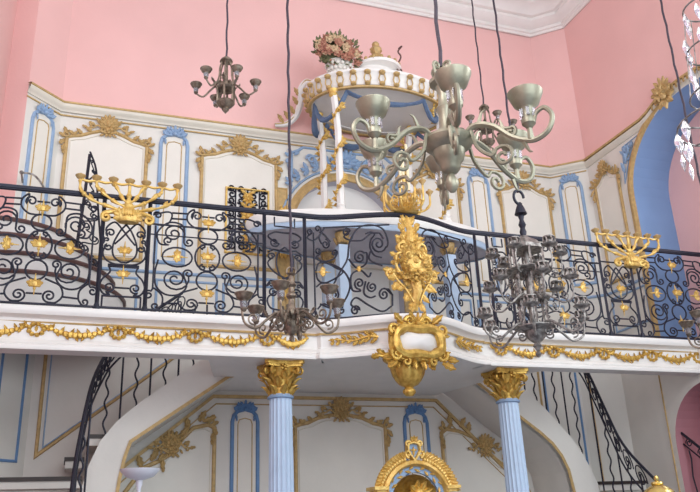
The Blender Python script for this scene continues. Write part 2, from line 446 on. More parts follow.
# blue spandrel carving beside the right arch
t = thing('spandrel_carving', RIGHT(.80,0,5.6), 'blue leaf carving in the triangle beside the right window arch', 'carving')
mb = MB(RIGHT); mb.sweep2([(.62,5.30),(.68,5.74),(.98,5.76),(.80,5.62),(.70,5.45)], FR(.009,.012), True); mb.build('frame', M_BLUE, t)
mb = MB(RIGHT)
for u, w, a, L in ((.65,5.42,85,.13),(.69,5.52,70,.13),(.72,5.6,40,.13),(.78,5.68,10,.13),(.70,5.62,120,.09),(.72,5.55,0,.09)):
    a = math.radians(a); mb.leaf((u,.015,w), (cos(a),0,sin(a)), N_, L, L*.55, .3)
rosette(mb, .74, 5.66, .07, .02); mb.build('leaf_spray', M_BLUE, t)
t = thing('arch_crest', RIGHT(1.50,0,5.95), 'brown-gold carved shell crest on the moulding of the right window arch', 'carving')
mb = MB(RIGHT); shell(mb, 1.50, 6.0, .14, .05); rosette(mb, 1.52, 5.92, .13, .06); rosette(mb, 1.46, 5.99, .09, .09); mb.build('shell', M_OCHRE, t)
mb = MB(RIGHT)
for u, w in ((1.28,5.90),(1.34,5.93),(1.40,5.94)):
    for s in (-1,1): mb.leaf((u, .05, w), (.8,0,.6*s), N_, .06, .035, .35, .3, 4)
mb.build('leaf_border', M_OCHRE, t)
mb = MB(RIGHT)
for u, w in tuple((1.62+.055*k, 5.965) for k in range(9)):
    for s in (-1,1): mb.leaf((u, .05, w), (.8,0,.6*s), N_, .06, .035, .35, .3, 4)
mb.build('leaf_border', M_OCHRE, t)

# dado: chair rail and low blue panels along the gallery
for nm, mp, L in (('trim_8', BACK, (-.36, 2.0)), ('trim_9', BACK, (3.5, 5.53)), ('trim_10', RIGHT, (0,.7)), ('trim_11', RCH, (0,rc_len)), ('trim_12', LCH, (0, lc_len))):
    mb = MB(mp); mb.sweep2([(L[0],4.13),(L[1],4.13)], FR(.016,.02))
    struct(mb.build(nm, M_BLUE))
for mp, u0, u1, lab in ((BACK,-.2,.5,'low blue-lined dado panel behind the curved steps at far left'),(BACK,.69,1.29,'low blue-lined dado panel behind the railing under the narrow blue panel'),(BACK,1.36,1.88,'low blue-lined dado panel below the gold and black grille'),
                        (BACK,3.6,4.2,'low blue-lined dado panel behind the railing right of the pulpit'),(BACK,4.3,4.85,'low blue-lined dado panel behind the lantern chandelier'),(BACK,4.92,5.45,'low blue-lined dado panel at the right end of the back wall'),(RIGHT,.06,.64,'low blue-lined dado panel on the right wall beside the arch')):
    t = thing('dado_panel', mp((u0+u1)/2,0,3.6), lab, 'wall panel')
    mb = MB(mp); mb.sweep2([(u0,3.66),(u1,3.66),(u1,4.05),(u0,4.05)], FR(.013,.016), True); mb.build('frame', M_BLUE, t)
    mb = MB(mp); mb.add([(u0,.004,3.66),(u1,.004,3.66),(u1,.004,4.05),(u0,.004,4.05)], [(0,1,2,3)]); mb.build('board', M_PANEL, t)

# ornamental grille in panel three
t = thing('wall_grille', (1.60,7.47,4.40), 'black iron wall grille with gilded flowers in a thin gold frame', 'grille')
mb = MB(BACK); mb.sweep2([(1.37,4.40),(1.83,4.40),(1.83,5.14),(1.37,5.14)], FR(.012,.03), True); mb.build('frame', M_GOLDL, t)
mb = MB(BACK); mb.add([(1.37,.008,4.40),(1.83,.008,4.40),(1.83,.008,5.14),(1.37,.008,5.14)], [(0,1,2,3)]); mb.build('backing', M_WHITE, t)
mb = MB(BACK)
for i in range(5):
    for j in range(2):
        for s in (-1, 1):
            cy = 4.475+.148*i; cx = 1.60+s*(.065+.105*j)
            tap(scroll(vol(cx, cy, .045, 90, 1.2, s), [(cx+s*.045, cy+.05)], vol(cx+s*.012, cy+.075, .036, -90, 1.1, -s)), .02, .0095, .008, mb, 4, 1)
for u in (1.47,1.60,1.73): mb.tube([(u,.015,4.41),(u,.015,5.13)], .008, 4)
mb.build('scrollwork', M_IRON, t)
mb = MB(BACK)
for w_, R in ((4.56,.07),(4.82,.08),(5.02,.06)): rosette(mb, 1.60, w_, R, .03, 7)
for w_ in (4.45,4.68,4.93,5.08): 
    for s in (-1,1): mb.leaf((1.60,.03,w_), (s,0,.4), N_, .10, .045, .3); mb.leaf((1.60,.03,w_), (s,0,-.8), N_, .08, .04, .3)
mb.build('gilded_flowers', M_GOLDL, t)

# gilded pilaster strips flanking the pulpit door
for x, lab in ((1.99,'slim gilded pilaster left of the arched pulpit door'),(3.45,'slim gilded pilaster right of the arched pulpit door')):
    t = thing('gilded_pilaster', (x,7.48,3.27), lab, 'pilaster')
    mb = MB(BACK); mb.sweep2([(x-.05,3.3),(x+.05,3.3),(x+.05,5.2),(x-.05,5.2)], FR(.01,.02), True); mb.add([(x-.05,.012,3.3),(x+.05,.012,3.3),(x+.05,.012,5.2),(x-.05,.012,5.2)],[(0,1,2,3)]); mb.build('strip', M_OCHRE, t)
    mb = MB(BACK)
    for z in (3.6,4.05,4.5,4.85):
        rosette(mb, x, z, .07, .025, 6)
        for a in (80,100,-80,-100): a=math.radians(a); mb.leaf((x,.02,z),(cos(a),0,sin(a)),N_,.14,.06,.2)
    mb.build('carved_drops', M_GOLDL, t)

# pulpit door: arched recess, mouldings, leaves
door = MB(BACK)
rec = [(2.10,ZD),(3.38,ZD)] + [(2.74+.64*cos(PI*k/20), 4.75+.64*sin(PI*k/20)) for k in range(21)]
door.add([(p[0],-.155,p[1]) for p in rec], [tuple(range(len(rec)))])
dr = struct(door.build('door_1', M_WHITE))
mb = MB(BACK)
for u0,u1 in ((2.2,2.70),(2.78,3.28)):
    mb.sweep2([(u0,4.55),(u1,4.55),(u1,5.0),(u0,5.0)], [(-.012,-.155),(0,-.135),(.012,-.155)], True)
    mb.sweep2([(u0,3.4),(u1,3.4),(u1,4.4),(u0,4.4)], [(-.012,-.155),(0,-.135),(.012,-.155)], True)
mb.sweep2([(2.74,ZD),(2.74,5.35)], [(-.02,-.155),(-.02,-.13),(.02,-.13),(.02,-.155)]); mb.build('door_moulding', M_TRIM, dr)
arcd = lambda r: [(2.74-r*cos(PI*k/24), 4.75+r*sin(PI*k/24)) for k in range(25)]
mb = MB(BACK); mb.sweep2([(2.74-.68,ZD)]+arcd(.68)+[(2.74+.68,ZD)], [(-.05,0),(-.05,.03),(-.02,.045),(.02,.035),(.045,.02),(.045,0)]); struct(mb.build('trim_13', M_OCHRE))
mb = MB(BACK); mb.sweep2(arcd(.77), FR(.014,.02)); struct(mb.build('trim_14', M_BLUE))
t = thing('overdoor_carving', (2.74,7.48,5.4), 'blue acanthus and scroll carving above the arched pulpit door', 'carving')
mb = MB(BACK); mb.sweep2([(2.10,5.30),(2.10,5.66),(2.18,5.70),(2.24,5.75),(3.24,5.75),(3.30,5.70),(3.38,5.66),(3.38,5.30)], FR(.016,.02)); mb.build('frame', M_BLUE, t)
mb = MB(BACK)
for s in (-1,1):
    for k in range(7):
        a = math.radians(100-s*0+0); th = math.radians(94 - 9*k if s > 0 else 86 + 9*k)
        r = .84; u, w_ = 2.74+r*cos(th), 4.75+r*sin(th)*.99
        for da in (-50, 0, 50):
            b = th - s*PI/2*.0 + math.radians(-s*60+da); L = .15-.008*k
            mb.leaf((u,.02,w_), (cos(b),0,sin(b)), N_, L, L*.5, .35)
    corner_leaves(mb, 2.74+s*.64, 5.62, s, .1)
    tap([(2.74+s*x, y) for x, y in scroll(vol(.42,5.60,.06,0,1.2,1), [(.30,5.66),(.2,5.58)], vol(.14,5.62,.05,180,1.1,-1))], .03, .014, .008, mb)
shell(mb, 2.74, 5.62, .13, .03)
mb.build('acanthus_leaves', M_BLUE, t)

# ------------------------------------------------------------------ lower wall (under the gallery)
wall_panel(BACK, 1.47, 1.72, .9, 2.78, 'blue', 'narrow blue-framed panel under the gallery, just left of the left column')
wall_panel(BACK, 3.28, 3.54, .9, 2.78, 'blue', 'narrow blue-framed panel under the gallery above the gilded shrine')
wall_panel(BACK, 2.10, 3.06, .9, 2.74, 'gold', 'wide gilded panel under the gallery between the left column and the shrine')
LT = [(1.30,2.60),(1.24,2.63),(1.10,2.60),(1.0,2.50),(.92,2.38),(.80,2.30),(.66,2.24),(.50,2.02)]
t = wall_panel(BACK, .50, 1.30, .9, 2.6, 'gold', 'gilded panel with a sloping carved top below the left stair', LT)
mb = MB(BACK)
for u, w_, s in ((1.25,2.64,1),(.86,2.40,-1)): corner_leaves(mb, u, w_, s, .10)
crest(mb, .90, 2.42, .4, .2); 
for u, w_, a in ((1.15,2.66,60),(1.05,2.58,100),(.98,2.52,50),(.72,2.30,60),(.64,2.24,110),(1.2,2.66,20)):
    a = math.radians(a); mb.leaf((u,.02,w_),(cos(a),0,sin(a)),N_,.12,.07,.3)
mb.build('crest_carving', M_OCHRE, t)
RT = [(4.7,1.9),(4.62,2.12),(4.5,2.20),(4.38,2.24),(4.28,2.32),(4.16,2.42),(4.05,2.52),(3.90,2.58),(3.76,2.60),(3.70,2.56)]
t = wall_panel(BACK, 3.70, 4.7, .9, 2.6, 'gold', 'gilded panel with a sloping carved top beside the right column, below the right stair', RT)
mb = MB(BACK)
corner_leaves(mb, 3.74, 2.60, -1, .10); crest(mb, 4.2, 2.40, .4, .2)
for u, w_, a in ((3.82,2.64,110),(3.92,2.62,60),(4.02,2.56,90),(4.4,2.28,60),(4.5,2.2,30)):
    a = math.radians(a); mb.leaf((u,.02,w_),(cos(a),0,sin(a)),N_,.12,.07,.3)
mb.build('crest_carving', M_OCHRE, t)
# ochre lines that follow soffit and stairs
mb = MB(BACK)
mb.sweep2([(.36,2.15),(1.28,2.90),(3.66,2.90),(4.45,2.15)], [(-.015,0),(-.015,.03),(.015,.03),(.015,0)]); struct(mb.build('trim_15', M_OCHRE))
mb = MB(BACK)
mb.sweep2([(.40,2.06),(1.31,2.83),(3.63,2.83),(4.50,2.02)], FR(.006,.012)); struct(mb.build('trim_16', M_OCHRE))
mb = MB(BACK); mb.sweep2([(-.27,3.5),(-.27,2.35),(.45,2.92),(1.05,3.4)], FR(.016,.016)); struct(mb.build('trim_17', M_OCHRE))
mb = MB(BACK); mb.sweep2([(-.22,3.5),(-.22,2.42),(.40,2.90),(1.0,3.38)], FR(.006,.012)); struct(mb.build('trim_18', M_BLUE))
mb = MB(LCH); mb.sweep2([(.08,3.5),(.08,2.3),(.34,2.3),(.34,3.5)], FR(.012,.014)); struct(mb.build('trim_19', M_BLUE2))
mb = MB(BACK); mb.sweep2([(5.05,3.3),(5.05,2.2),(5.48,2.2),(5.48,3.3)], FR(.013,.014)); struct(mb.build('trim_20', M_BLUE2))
mb = MB(BACK); mb.sweep2([(4.72,3.3),(4.72,2.85),(4.98,2.6),(4.98,3.3)], FR(.013,.014)); struct(mb.build('trim_21', M_OCHRE))
mb = MB(RCH); mb.sweep2([(.10,3.3),(.10,1.2)], FR(.012,.014)); struct(mb.build('trim_22', M_OCHRE))
mb = MB(RIGHT); mb.sweep2([(.60,3.2),(.60,1.0)], FR(.006,.012)); struct(mb.build('trim_23', M_OCHRE))

# ------------------------------------------------------------------ gallery (balcony): plan path with the central bow
def bowx(x, amp):
    t = (x-2.665)/.77
    return 6.0 - (amp*(.5+.5*cos(PI*t))**.85 if abs(t) < 1 else 0)
def fascia_path(amp, x0=-.87, x1=6.3):
    P = [(x0,6.0),(1.88,6.0),(1.90,5.965)]
    P += [(1.93+(3.41-1.93)*k/24, bowx(1.93+(3.41-1.93)*k/24, amp)-.03) for k in range(25)]
    P += [(3.43,5.965),(3.45,6.0),(x1,6.0)]
    return P
gal = thing('gallery', (2.6,6.6,2.95), 'white gallery balcony with gilded garlands and a bowed centre, carried on two columns', 'balcony')
PTH = fascia_path(.35)
mb = MB(); mb.add(*hsweep(PTH, [(0,2.952),(.05,2.952),(.055,2.97),(.05,2.985),(.03,2.995),(.035,3.005),(.02,3.03),(0,3.045),(0,3.055)]))
mb.build('lower_moulding', M_WHITE, gal)
mb = MB(); mb.add(*hsweep(PTH, [(0,3.055),(-.01,3.06),(-.01,3.155),(0,3.16)])); mb.build('frieze', M_WHITE, gal)
mb = MB(); mb.add(*hsweep(PTH, [(0,3.158),(.012,3.16),(.016,3.17),(.004,3.178)])); mb.build('gilded_fillet', M_OCHRE, gal)
mb = MB(); mb.add(*hsweep(PTH, [(.004,3.178),(.01,3.19),(.03,3.205),(.055,3.215),(.065,3.235),(.065,3.262),(.055,3.28),(.03,3.287),(-.12,3.287),(-.12,2.952),(0,2.952)]))
mb.build('cornice', M_WHITE, gal)
# deck and soffit between the stairs
deck = [(-.87,6.12),(-.87,5.98)] + [(x, y+.02) for x, y in PTH[1:-1]] + [(6.3,5.98),(6.3,6.12),(4.12,6.12),(3.79,6.8),(3.66,7.49),(1.28,7.49),(1.16,6.8),(1.0,6.12)]
mb = MB(); k = len(deck)
mb.add([(x,y,2.956) for x,y in deck]+[(x,y,3.27) for x,y in deck], [tuple(range(k)), tuple(range(2*k-1,k-1,-1))]+[(i,k+i,k+(i+1)%k,(i+1)%k) for i in range(k)])
mb.build('deck', M_WHITE, gal)
# garlands on the frieze
def fr_map(amp=.46, out=.0):
    def f(x, d, z):
        e = .002; y0 = path_y(x)
        return (x, y0 - d, z)
    return f
def path_y(x):
    if x < 1.9 or x > 3.43: return 6.01
    return bowx(x, .35)-.03
FM = lambda x, d, z: (x, path_y(x)-d, z)
ros = [-.30+.585*i for i in range(-1,4)] + [3.62+.56*i for i in range(0,5)]
for x in ros:
    if x < -.95 or 1.75 < x < 3.55: continue
    mb = MB(FM); 
    for k in range(9):
        a = 2*PI*k/9; mb.blob((x+.052*cos(a), .025, 3.11+.042*sin(a)), (.02,.018,.018), 6, 4)
    mb.leaf((x,.02,3.09),(0,0,1),N_,.05,.03); mb.leaf((x-.06,.02,3.12),(-1,0,.4),N_,.07,.04); mb.leaf((x+.06,.02,3.12),(1,0,.4),N_,.07,.04)
    mb.build('gilded_wreath', M_GOLD, gal)
segs = [(-.85,-.30),(-.30,.285),(.285,.87),(.87,1.455),(1.455,1.86)] + [(3.62+.56*i, 3.62+.56*(i+1)) for i in range(4)]
for a0, b0 in segs:
    mb = MB(FM); n = 13; a_, b_ = a0+.07, b0-.07
    for k in range(n+1):
        t = k/n; x = a_+(b_-a_)*t; z = 3.135-.06*(1-(2*t-1)**2)
        r = .014+.012*sin(PI*t)
        mb.blob((x, .018+r*.4, z), (r*1.1,r*.8,r), 6, 4)
        s = 1 if k % 2 else -1
        mb.leaf((x,.02,z), ((.5 if t < .5 else -.5),0,s), N_, .045+.015*sin(PI*t), .026, .3, .3, 4)
    mb.build('gilded_garland', M_GOLD, gal)
for x0, s in ((2.32,-1),(3.05,1)):          # leafy scrolls on the bow
    mb = MB(FM)
    for k in range(8):
        x = x0+s*.045*k; z = 3.105+.012*sin(k*1.7)
        for a in (40,-40): a=math.radians(a); mb.leaf((x,.02,z),(s*cos(a),0,sin(a)),N_,.085-.006*k,.035,.25)
    tap([(x0+s*t*.36, 3.105+.012*sin(t*9)) for t in [i/12 for i in range(13)]], .025, .012, .005, mb)
    mb.build('gilded_leaf_spray', M_GOLD, gal)
# central cartouche and corbel
mb = MB(); cx, cy, cz = 2.60, 5.60, 3.035
def oval(a, rx, rz):
    x = cos(a); z = sin(a)
    return (rx*(abs(x)**.74)*(1 if x > 0 else -1), rz*(abs(z)**.74)*(1 if z > 0 else -1)*(1-.16*math.exp(-(cos(a)/.25)**2)))
mb = MB()
ring = [(cx+oval(2*PI*k/40,.20,.12)[0], cy-.055, cz+oval(2*PI*k/40,.20,.12)[1]) for k in range(40)]
mb.tube(ring, [.040+.006*sin(6*2*PI*k/40) for k in range(40)], 8, True, 1)
ring = [(cx+oval(2*PI*k/40,.232,.155)[0], cy-.03, cz+oval(2*PI*k/40,.232,.155)[1]) for k in range(40)]
mb.tube(ring, .026, 6, True, 1)
m2 = MB(lambda u,d,w: (cx+u, cy-.06-d, cz+w))
for s in (-1,1):
    for v0 in (vol(.07,.165,.045,0,1.2,1), vol(.20,-.11,.05,40,1.2,-1), vol(.21,.10,.045,-60,1.2,1), vol(.12,-.165,.035,90,1.1,1)):
        tap([(s*x,y) for x,y in v0], .0, .018, .009, m2, 6, 1)
    for u,w_,a,L in ((.13,.15,40,.12),(.22,.05,0,.06),(.24,-.14,-10,.10),(.2,-.17,-30,.12),(.04,.17,70,.09)):
        a=math.radians(a); m2.leaf((s*u,0,w_),(s*cos(a),0,sin(a)),N_,L,L*.6,.3)
shell(m2, 0, .15, .075, 0, 7)
mb.v += []; b0 = len(mb.v); mb.v += m2.v; mb.f += [tuple(b0+i for i in f) for f in m2.f]
ca = mb.build('cartouche_frame', M_GOLD, gal)
mb = MB(lambda u,d,w: (cx+u, cy-.03-d, cz+w)); N = 32
vs = [(0,.07,0)]
for j,(q,d) in enumerate(((.35,.062),(.65,.045),(.9,.015),(1.0,0))):
    for k in range(N): o = oval(2*PI*k/N,.18*q,.10*q); vs.append((o[0],d,o[1]))
fs = [(0,1+k,1+(k+1)%N) for k in range(N)] + [(1+j*N+k,1+(j+1)*N+k,1+(j+1)*N+(k+1)%N,1+j*N+(k+1)%N) for j in range(3) for k in range(N)]
mb.add(vs, fs); mb.build('white_boss', M_WHITE, ca)
mb = MB()
mb.lathe([(.0,2.62),(.03,2.625),(.052,2.65),(.052,2.67),(.035,2.69),(.045,2.70),(.075,2.715),(.10,2.745),(.125,2.79),(.138,2.84),(.145,2.875),(.155,2.885),(.18,2.90),(.20,2.92),(.205,2.94),(.12,2.955)], (2.565,5.72,0), 40, 1, .8, lambda a,z: 1+.09*abs(cos(7*a)) if 2.70<z<2.88 else (1+.05*cos(12*a) if z>2.88 or z<2.68 else 1))
m2 = MB(lambda u,d,w: (2.565+u, 5.60-d, w))
for s in (-1,1):
    for k in range(5):
        m2.leaf((s*(.08+.05*k),0,2.93), (s*.9,0,(-.3,.3)[k%2]), N_, .11, .06, .3)
    m2.tube([(s*(.12+.2*t),0,2.93+.015*sin(6*t)) for t in (0,.25,.5,.75,1)], [.025,.022,.018,.014,.006], 6)
for k in range(7):
    a = PI*k/6; m2.leaf((.15*cos(a),.02*sin(a),2.90),(cos(a)*.3,.1,-1),N_,.1,.06,.2)
b0=len(mb.v); mb.v+=m2.v; mb.f+=[tuple(b0+i for i in f) for f in m2.f]
mb.build('corbel', M_GOLD, gal)

# ------------------------------------------------------------------ columns
def column(x, y, label):
    t = thing('fluted_column', (x,y,0), label, 'column')
    prof = []
    for k in range(12):
        q = k/11; prof.append((.112-.02*q**1.6, .32+(2.66-.32)*q))
    mb = MB(); mb.lathe(prof, (x,y,0), 144, 1, 1, lambda a,z: 1-.085*abs(sin(9*a))**.7); mb.build('shaft', M_PALEB, t, 60)
    mb = MB(); mb.box(x-.17,x+.17,y-.17,y+.17,0,.12); mb.lathe([(.165,.12),(.17,.15),(.16,.18),(.13,.19),(.125,.22),(.145,.24),(.14,.27),(.118,.29),(.115,.33)], (x,y,0), 32); mb.build('base', M_WHITE, t)
    mb = MB(); mb.lathe([(.097,2.655),(.108,2.66),(.110,2.672),(.098,2.68),(.094,2.69)], (x,y,0), 32); mb.build('necking', M_BLUE, t)
    mb = MB(); mb.lathe([(.094,2.675),(.096,2.75),(.105,2.82),(.13,2.88),(.14,2.90)], (x,y,0), 24)
    for row,(z,L,R,off) in enumerate(((2.68,.10,.094,0),(2.74,.11,.098,PI/8),(2.80,.09,.108,0))):
        for k in range(8):
            a = off+2*PI*k/8; d = V((cos(a)*.22,sin(a)*.22,1))
            mb.leaf((x+R*cos(a),y+R*sin(a),z), d, (cos(a),sin(a),0), L, .075, .55, .2)
    for k in range(4):
        a = PI/4+PI/2*k; c, s = cos(a), sin(a)
        for sd in (-1,1):
            b = a+sd*.16
            pts = vol(0,0,.036,180,1.4,-1,.15)
            mb.tube([(x+(.165+p)*cos(b)*1.02, y+(.165+p)*sin(b)*1.02, 2.865+q) for p,q in pts], [.013-.006*i/len(pts) for i in range(len(pts))], 6)
        mb.tube([(x+.10*c,y+.10*s,2.80),(x+.125*c,y+.125*s,2.85),(x+.16*c,y+.16*s,2.895)], [.012,.014,.014], 6)
        a = PI/2*k; 
        for i in range(5):
            b = i*2*PI/5; mb.blob((x+.135*cos(a)-.022*sin(a)*cos(b), y+.135*sin(a)+.022*cos(a)*cos(b), 2.90+.022*sin(b)), .013, 6, 4)
        mb.blob((x+.145*cos(a),y+.145*sin(a),2.90), .012, 6, 4)
    # abacus with concave sides
    pts = []
    for k in range(4):
        a = PI/4+PI/2*k; pts.append((.215*cos(a-.07),.215*sin(a-.07))); pts.append((.215*cos(a+.07),.215*sin(a+.07)))
        b = a+PI/4; pts.append((.135*cos(b-.35),.135*sin(b-.35))); pts.append((.128*cos(b),.128*sin(b))); pts.append((.135*cos(b+.35),.135*sin(b+.35)))
    n = len(pts)
    for z0,z1,sc in ((2.905,2.925,.96),(2.925,2.952,1.03)):
        mb.add([(x+p*sc,y+q*sc,z0) for p,q in pts]+[(x+p*sc,y+q*sc,z1) for p,q in pts], [tuple(range(n-1,-1,-1)),tuple(range(n,2*n))]+[(i,(i+1)%n,n+(i+1)%n,n+i) for i in range(n)])
    mb.build('capital', M_GOLD, t, 50)
column(1.605, 6.16, 'fluted pale blue column with gilded capital, left one under the gallery')
column(3.735, 6.16, 'fluted pale blue column with gilded capital, right one under the gallery')
# <<PART2>>
# ------------------------------------------------------------------ wrought iron railing
def RM(x, d, z): return (x, bowx(x, .23+.08*(1-(z-3.29)/.96)) - d, z)
rl = thing('gallery_railing', (2.6,6.0,3.29), 'black wrought iron scrollwork railing with gilded flowers along the gallery front', 'railing')
xs = [-.87+7.17*k/110 for k in range(111)]
mb = MB(RM)
for dz, r in ((0, .023), (-.014, .016)): mb.tube([(x,0,4.245+dz) for x in xs], r, 6)
mb.build('handrail', M_IRON, rl)
mb = MB(RM); mb.tube([(x,0,3.31) for x in xs], .010, 6); mb.build('bottom_rail', M_IRON, rl)
for x in (-.80,.11,.47,1.43,1.79,3.47,3.60,3.82,4.87,5.24,6.26):
    mb = MB(RM); mb.tube([(x,0,3.28),(x,0,4.24)], .0165, 4)
    mb.lathe([(.024,3.28),(.026,3.30),(.02,3.33),(.0165,3.34)], (x,0,0), 8)
    mb.build('post', M_IRON, rl)
def gflower(mb, x, z, s=.06, ang=0, d=.012):
    """gilded bud with side leaves and a stem"""
    ca, sa = cos(ang), sin(ang)
    R = lambda a, b: (x+a*ca-b*sa, z+a*sa+b*ca)
    mb.blob((x,d,z), (s*.42,s*.3,s*.42))
    for a, b, L in ((1,.15,1.0),(-1,.15,1.0),(.8,.6,.8),(-.8,.6,.8),(.9,-.35,.8),(-.9,-.35,.8)):
        dd = (a*ca-b*sa, 0, a*sa+b*ca); o = R(0, 0)
        mb.leaf((o[0],d,o[1]), dd, N_, s*1.05*L, s*.62, .35, .35, 5)
    for q in (-1, 1):
        o = R(0, q*s*.55); mb.blob((o[0],d,o[1]), (s*.2,s*.2,s*.2))
        o2 = R(0, q*s*1.35); mb.tube([(o[0],d,o[1]),(o2[0],d*.5,o2[1])], [s*.11,s*.05], 5)
IR = .0080
def scroll_panel(cx, hw, strokes, flowers, sx=1.0, z0=3.31, zs=.94, mirror=True, r=IR):
    mb = MB(RM)
    for pts, closed in strokes:
        for s in ((-1, 1) if mirror else (1,)):
            mb.tube([(cx+s*x*sx, .0, z0+y*zs) for x, y in pts], r, 5, closed)
    o = mb.build('scroll_panel', M_IRON, rl)
    for x, y, s, a in flowers:
        f = MB(RM); gflower(f, cx+x*sx, z0+y*zs, s, a); f.build('gilded_flower', M_GOLDL, o)
    return o
def wide_strokes():
    S = []; A = lambda p, c=False: S.append((p, c))
    A(scroll(vol(.092,.885,.048,-40,1.3,1), [(.115,.945),(.165,.90),(.165,.83),(.11,.775)], [(.05,.765),(0,.77)]))
    A([(0,.885),(.05,.885)])
    A([(x,y) for x,y in circ(0,.70,.077,.072,20)], True)
    A([(x,y) for x,y in circ(0,.50,.098,.125,22)], True)
    A(vol(.035,.405,.03,90,1.1,-1)); A(vol(.035,.60,.025,-90,1.1,1))
    A(circ(0,.285,.082,.085,18), True)
    A(scroll(vol(.115,.07,.055,-90,1.6,-1,.15), [(.17,.02),(.215,.08),(.19,.16)], [(.12,.195),(.07,.215)]))
    A([(0,.085),(.06,.085)])
    A(circ(.235,.485,.115,.088,20), True)
    A(scroll(vol(.31,.63,.04,-100,1.2,1), [(.375,.60),(.395,.70),(.31,.80),(.20,.78)], vol(.15,.63,.042,20,1.3,-1)))
    A(vol(.245,.285,.108,160,2.0,1,.14))
    A(vol(.27,.70,.088,200,1.7,-1,.16))
    A(scroll([], [(.38,.45),(.40,.34),(.39,.22),(.32,.145),(.22,.145),(.155,.22)], vol(.145,.34,.04,-20,1.3,1)))
    A(scroll(vol(.40,.86,.035,0,1.2,1), [(.33,.90),(.29,.88),(.31,.80),(.37,.77)], [(.44,.78)]))
    A([(.165,.90),(.29,.895)]); A([(.165,.845),(.30,.84)])
    A(scroll(vol(.44,.13,.04,120,1.3,-1), [(.40,.19),(.34,.13),(.335,.06)], vol(.385,.035,.034,200,1.2,1)))
    A([(.41,.18),(.41,.76)])
    A([(.205,.07),(.335,.06)])
    return S
WS = wide_strokes()
WF = [(0,.82,.062,0),(0,.50,.068,0),(0,.16,.064,0),(-.235,.485,.062,PI/2),(.235,.485,.062,-PI/2)]
W5 = scroll_panel(-.345, .45, WS, WF, .95)
scroll_panel(.95, .48, WS, WF, 1.04)
scroll_panel(4.345, .52, WS, WF, 1.12)
scroll_panel(5.75, .5, WS, WF, 1.06)
for x0, x1 in ((.47,1.43),(3.82,4.87)):
    for z, r in ((4.035,.0085),(3.945,.006)):
        mb = MB(RM); mb.tube([(x0+(x1-x0)*k/6,.008,z) for k in range(7)], r, 5); mb.build('cross_bar', M_IRON, rl)
# stems that link the flowers of each wide bay are part of the flower buds; narrow bays below the menorahs
def narrow_strokes():
    S = []; A = lambda p, c=False: S.append((p, c))
    A([(0,.80),(.175,.80)]); 
    A(cr([(0,.745),(.045,.68),(.09,.56),(.085,.46),(.03,.405),(0,.40)], 5))
    A(scroll(vol(.115,.66,.04,-60,1.3,1), [(.15,.70),(.09,.76),(.03,.70),(-.03,.62)], [(-.08,.56)]))
    A(scroll(vol(.125,.53,.032,60,1.2,-1), [(.165,.48),(.14,.42),(.08,.385)], [(.0,.38)]))
    A(scroll([], [(.165,.62),(.17,.56)], vol(.14,.595,.02,-40,1,1)))
    A([(0,.375),(.12,.375)]); A([(0,.36),(.12,.36)])
    A(scroll([], [(.11,.36),(.10,.31),(.15,.25),(.17,.18),(.14,.12),(.09,.11)], vol(.10,.175,.045,-60,1.4,-1)))
    A([(0,.175),(.055,.175)]); A([(0,.10),(.15,.10)]); A([(.145,.10),(.145,0)])
    return S
NS = narrow_strokes(); NF = [(0,.50,.062,0),(0,.29,.058,0)]
scroll_panel(.29, .18, NS, NF); scroll_panel(5.055, .18, NS, NF)
# narrow bays beside the bow
def tall_strokes():
    S = []; A = lambda p, c=False: S.append((p, c))
    A([(0,.86),(.09,.86),(.09,.95)]); 
    A(scroll(vol(.09,.70,.045,-160,1.3,1), [(.145,.75),(.09,.80),(.0,.80)], []))
    A(scroll(vol(.12,.56,.035,160,1.2,-1), [(.15,.50),(.10,.42),(.0,.36)], []))
    A(cr([(0,.66),(.06,.60),(.075,.50),(.05,.40),(0,.34)], 5))
    A([(0,.62),(.1,.63),(.15,.60)])
    A(scroll(vol(.10,.22,.045,150,1.3,-1), [(.15,.17),(.13,.08),(.05,.06)], [(0,.06)]))
    A([(0,.33),(.13,.33)]); A(scroll([], [(.13,.33),(.16,.28)], vol(.12,.29,.02,0,1,1)))
    A([(.10,.06),(.10,0)])
    return S
TS = tall_strokes()
scroll_panel(1.61, .18, TS, []); scroll_panel(3.71, .11, TS, [], .6)
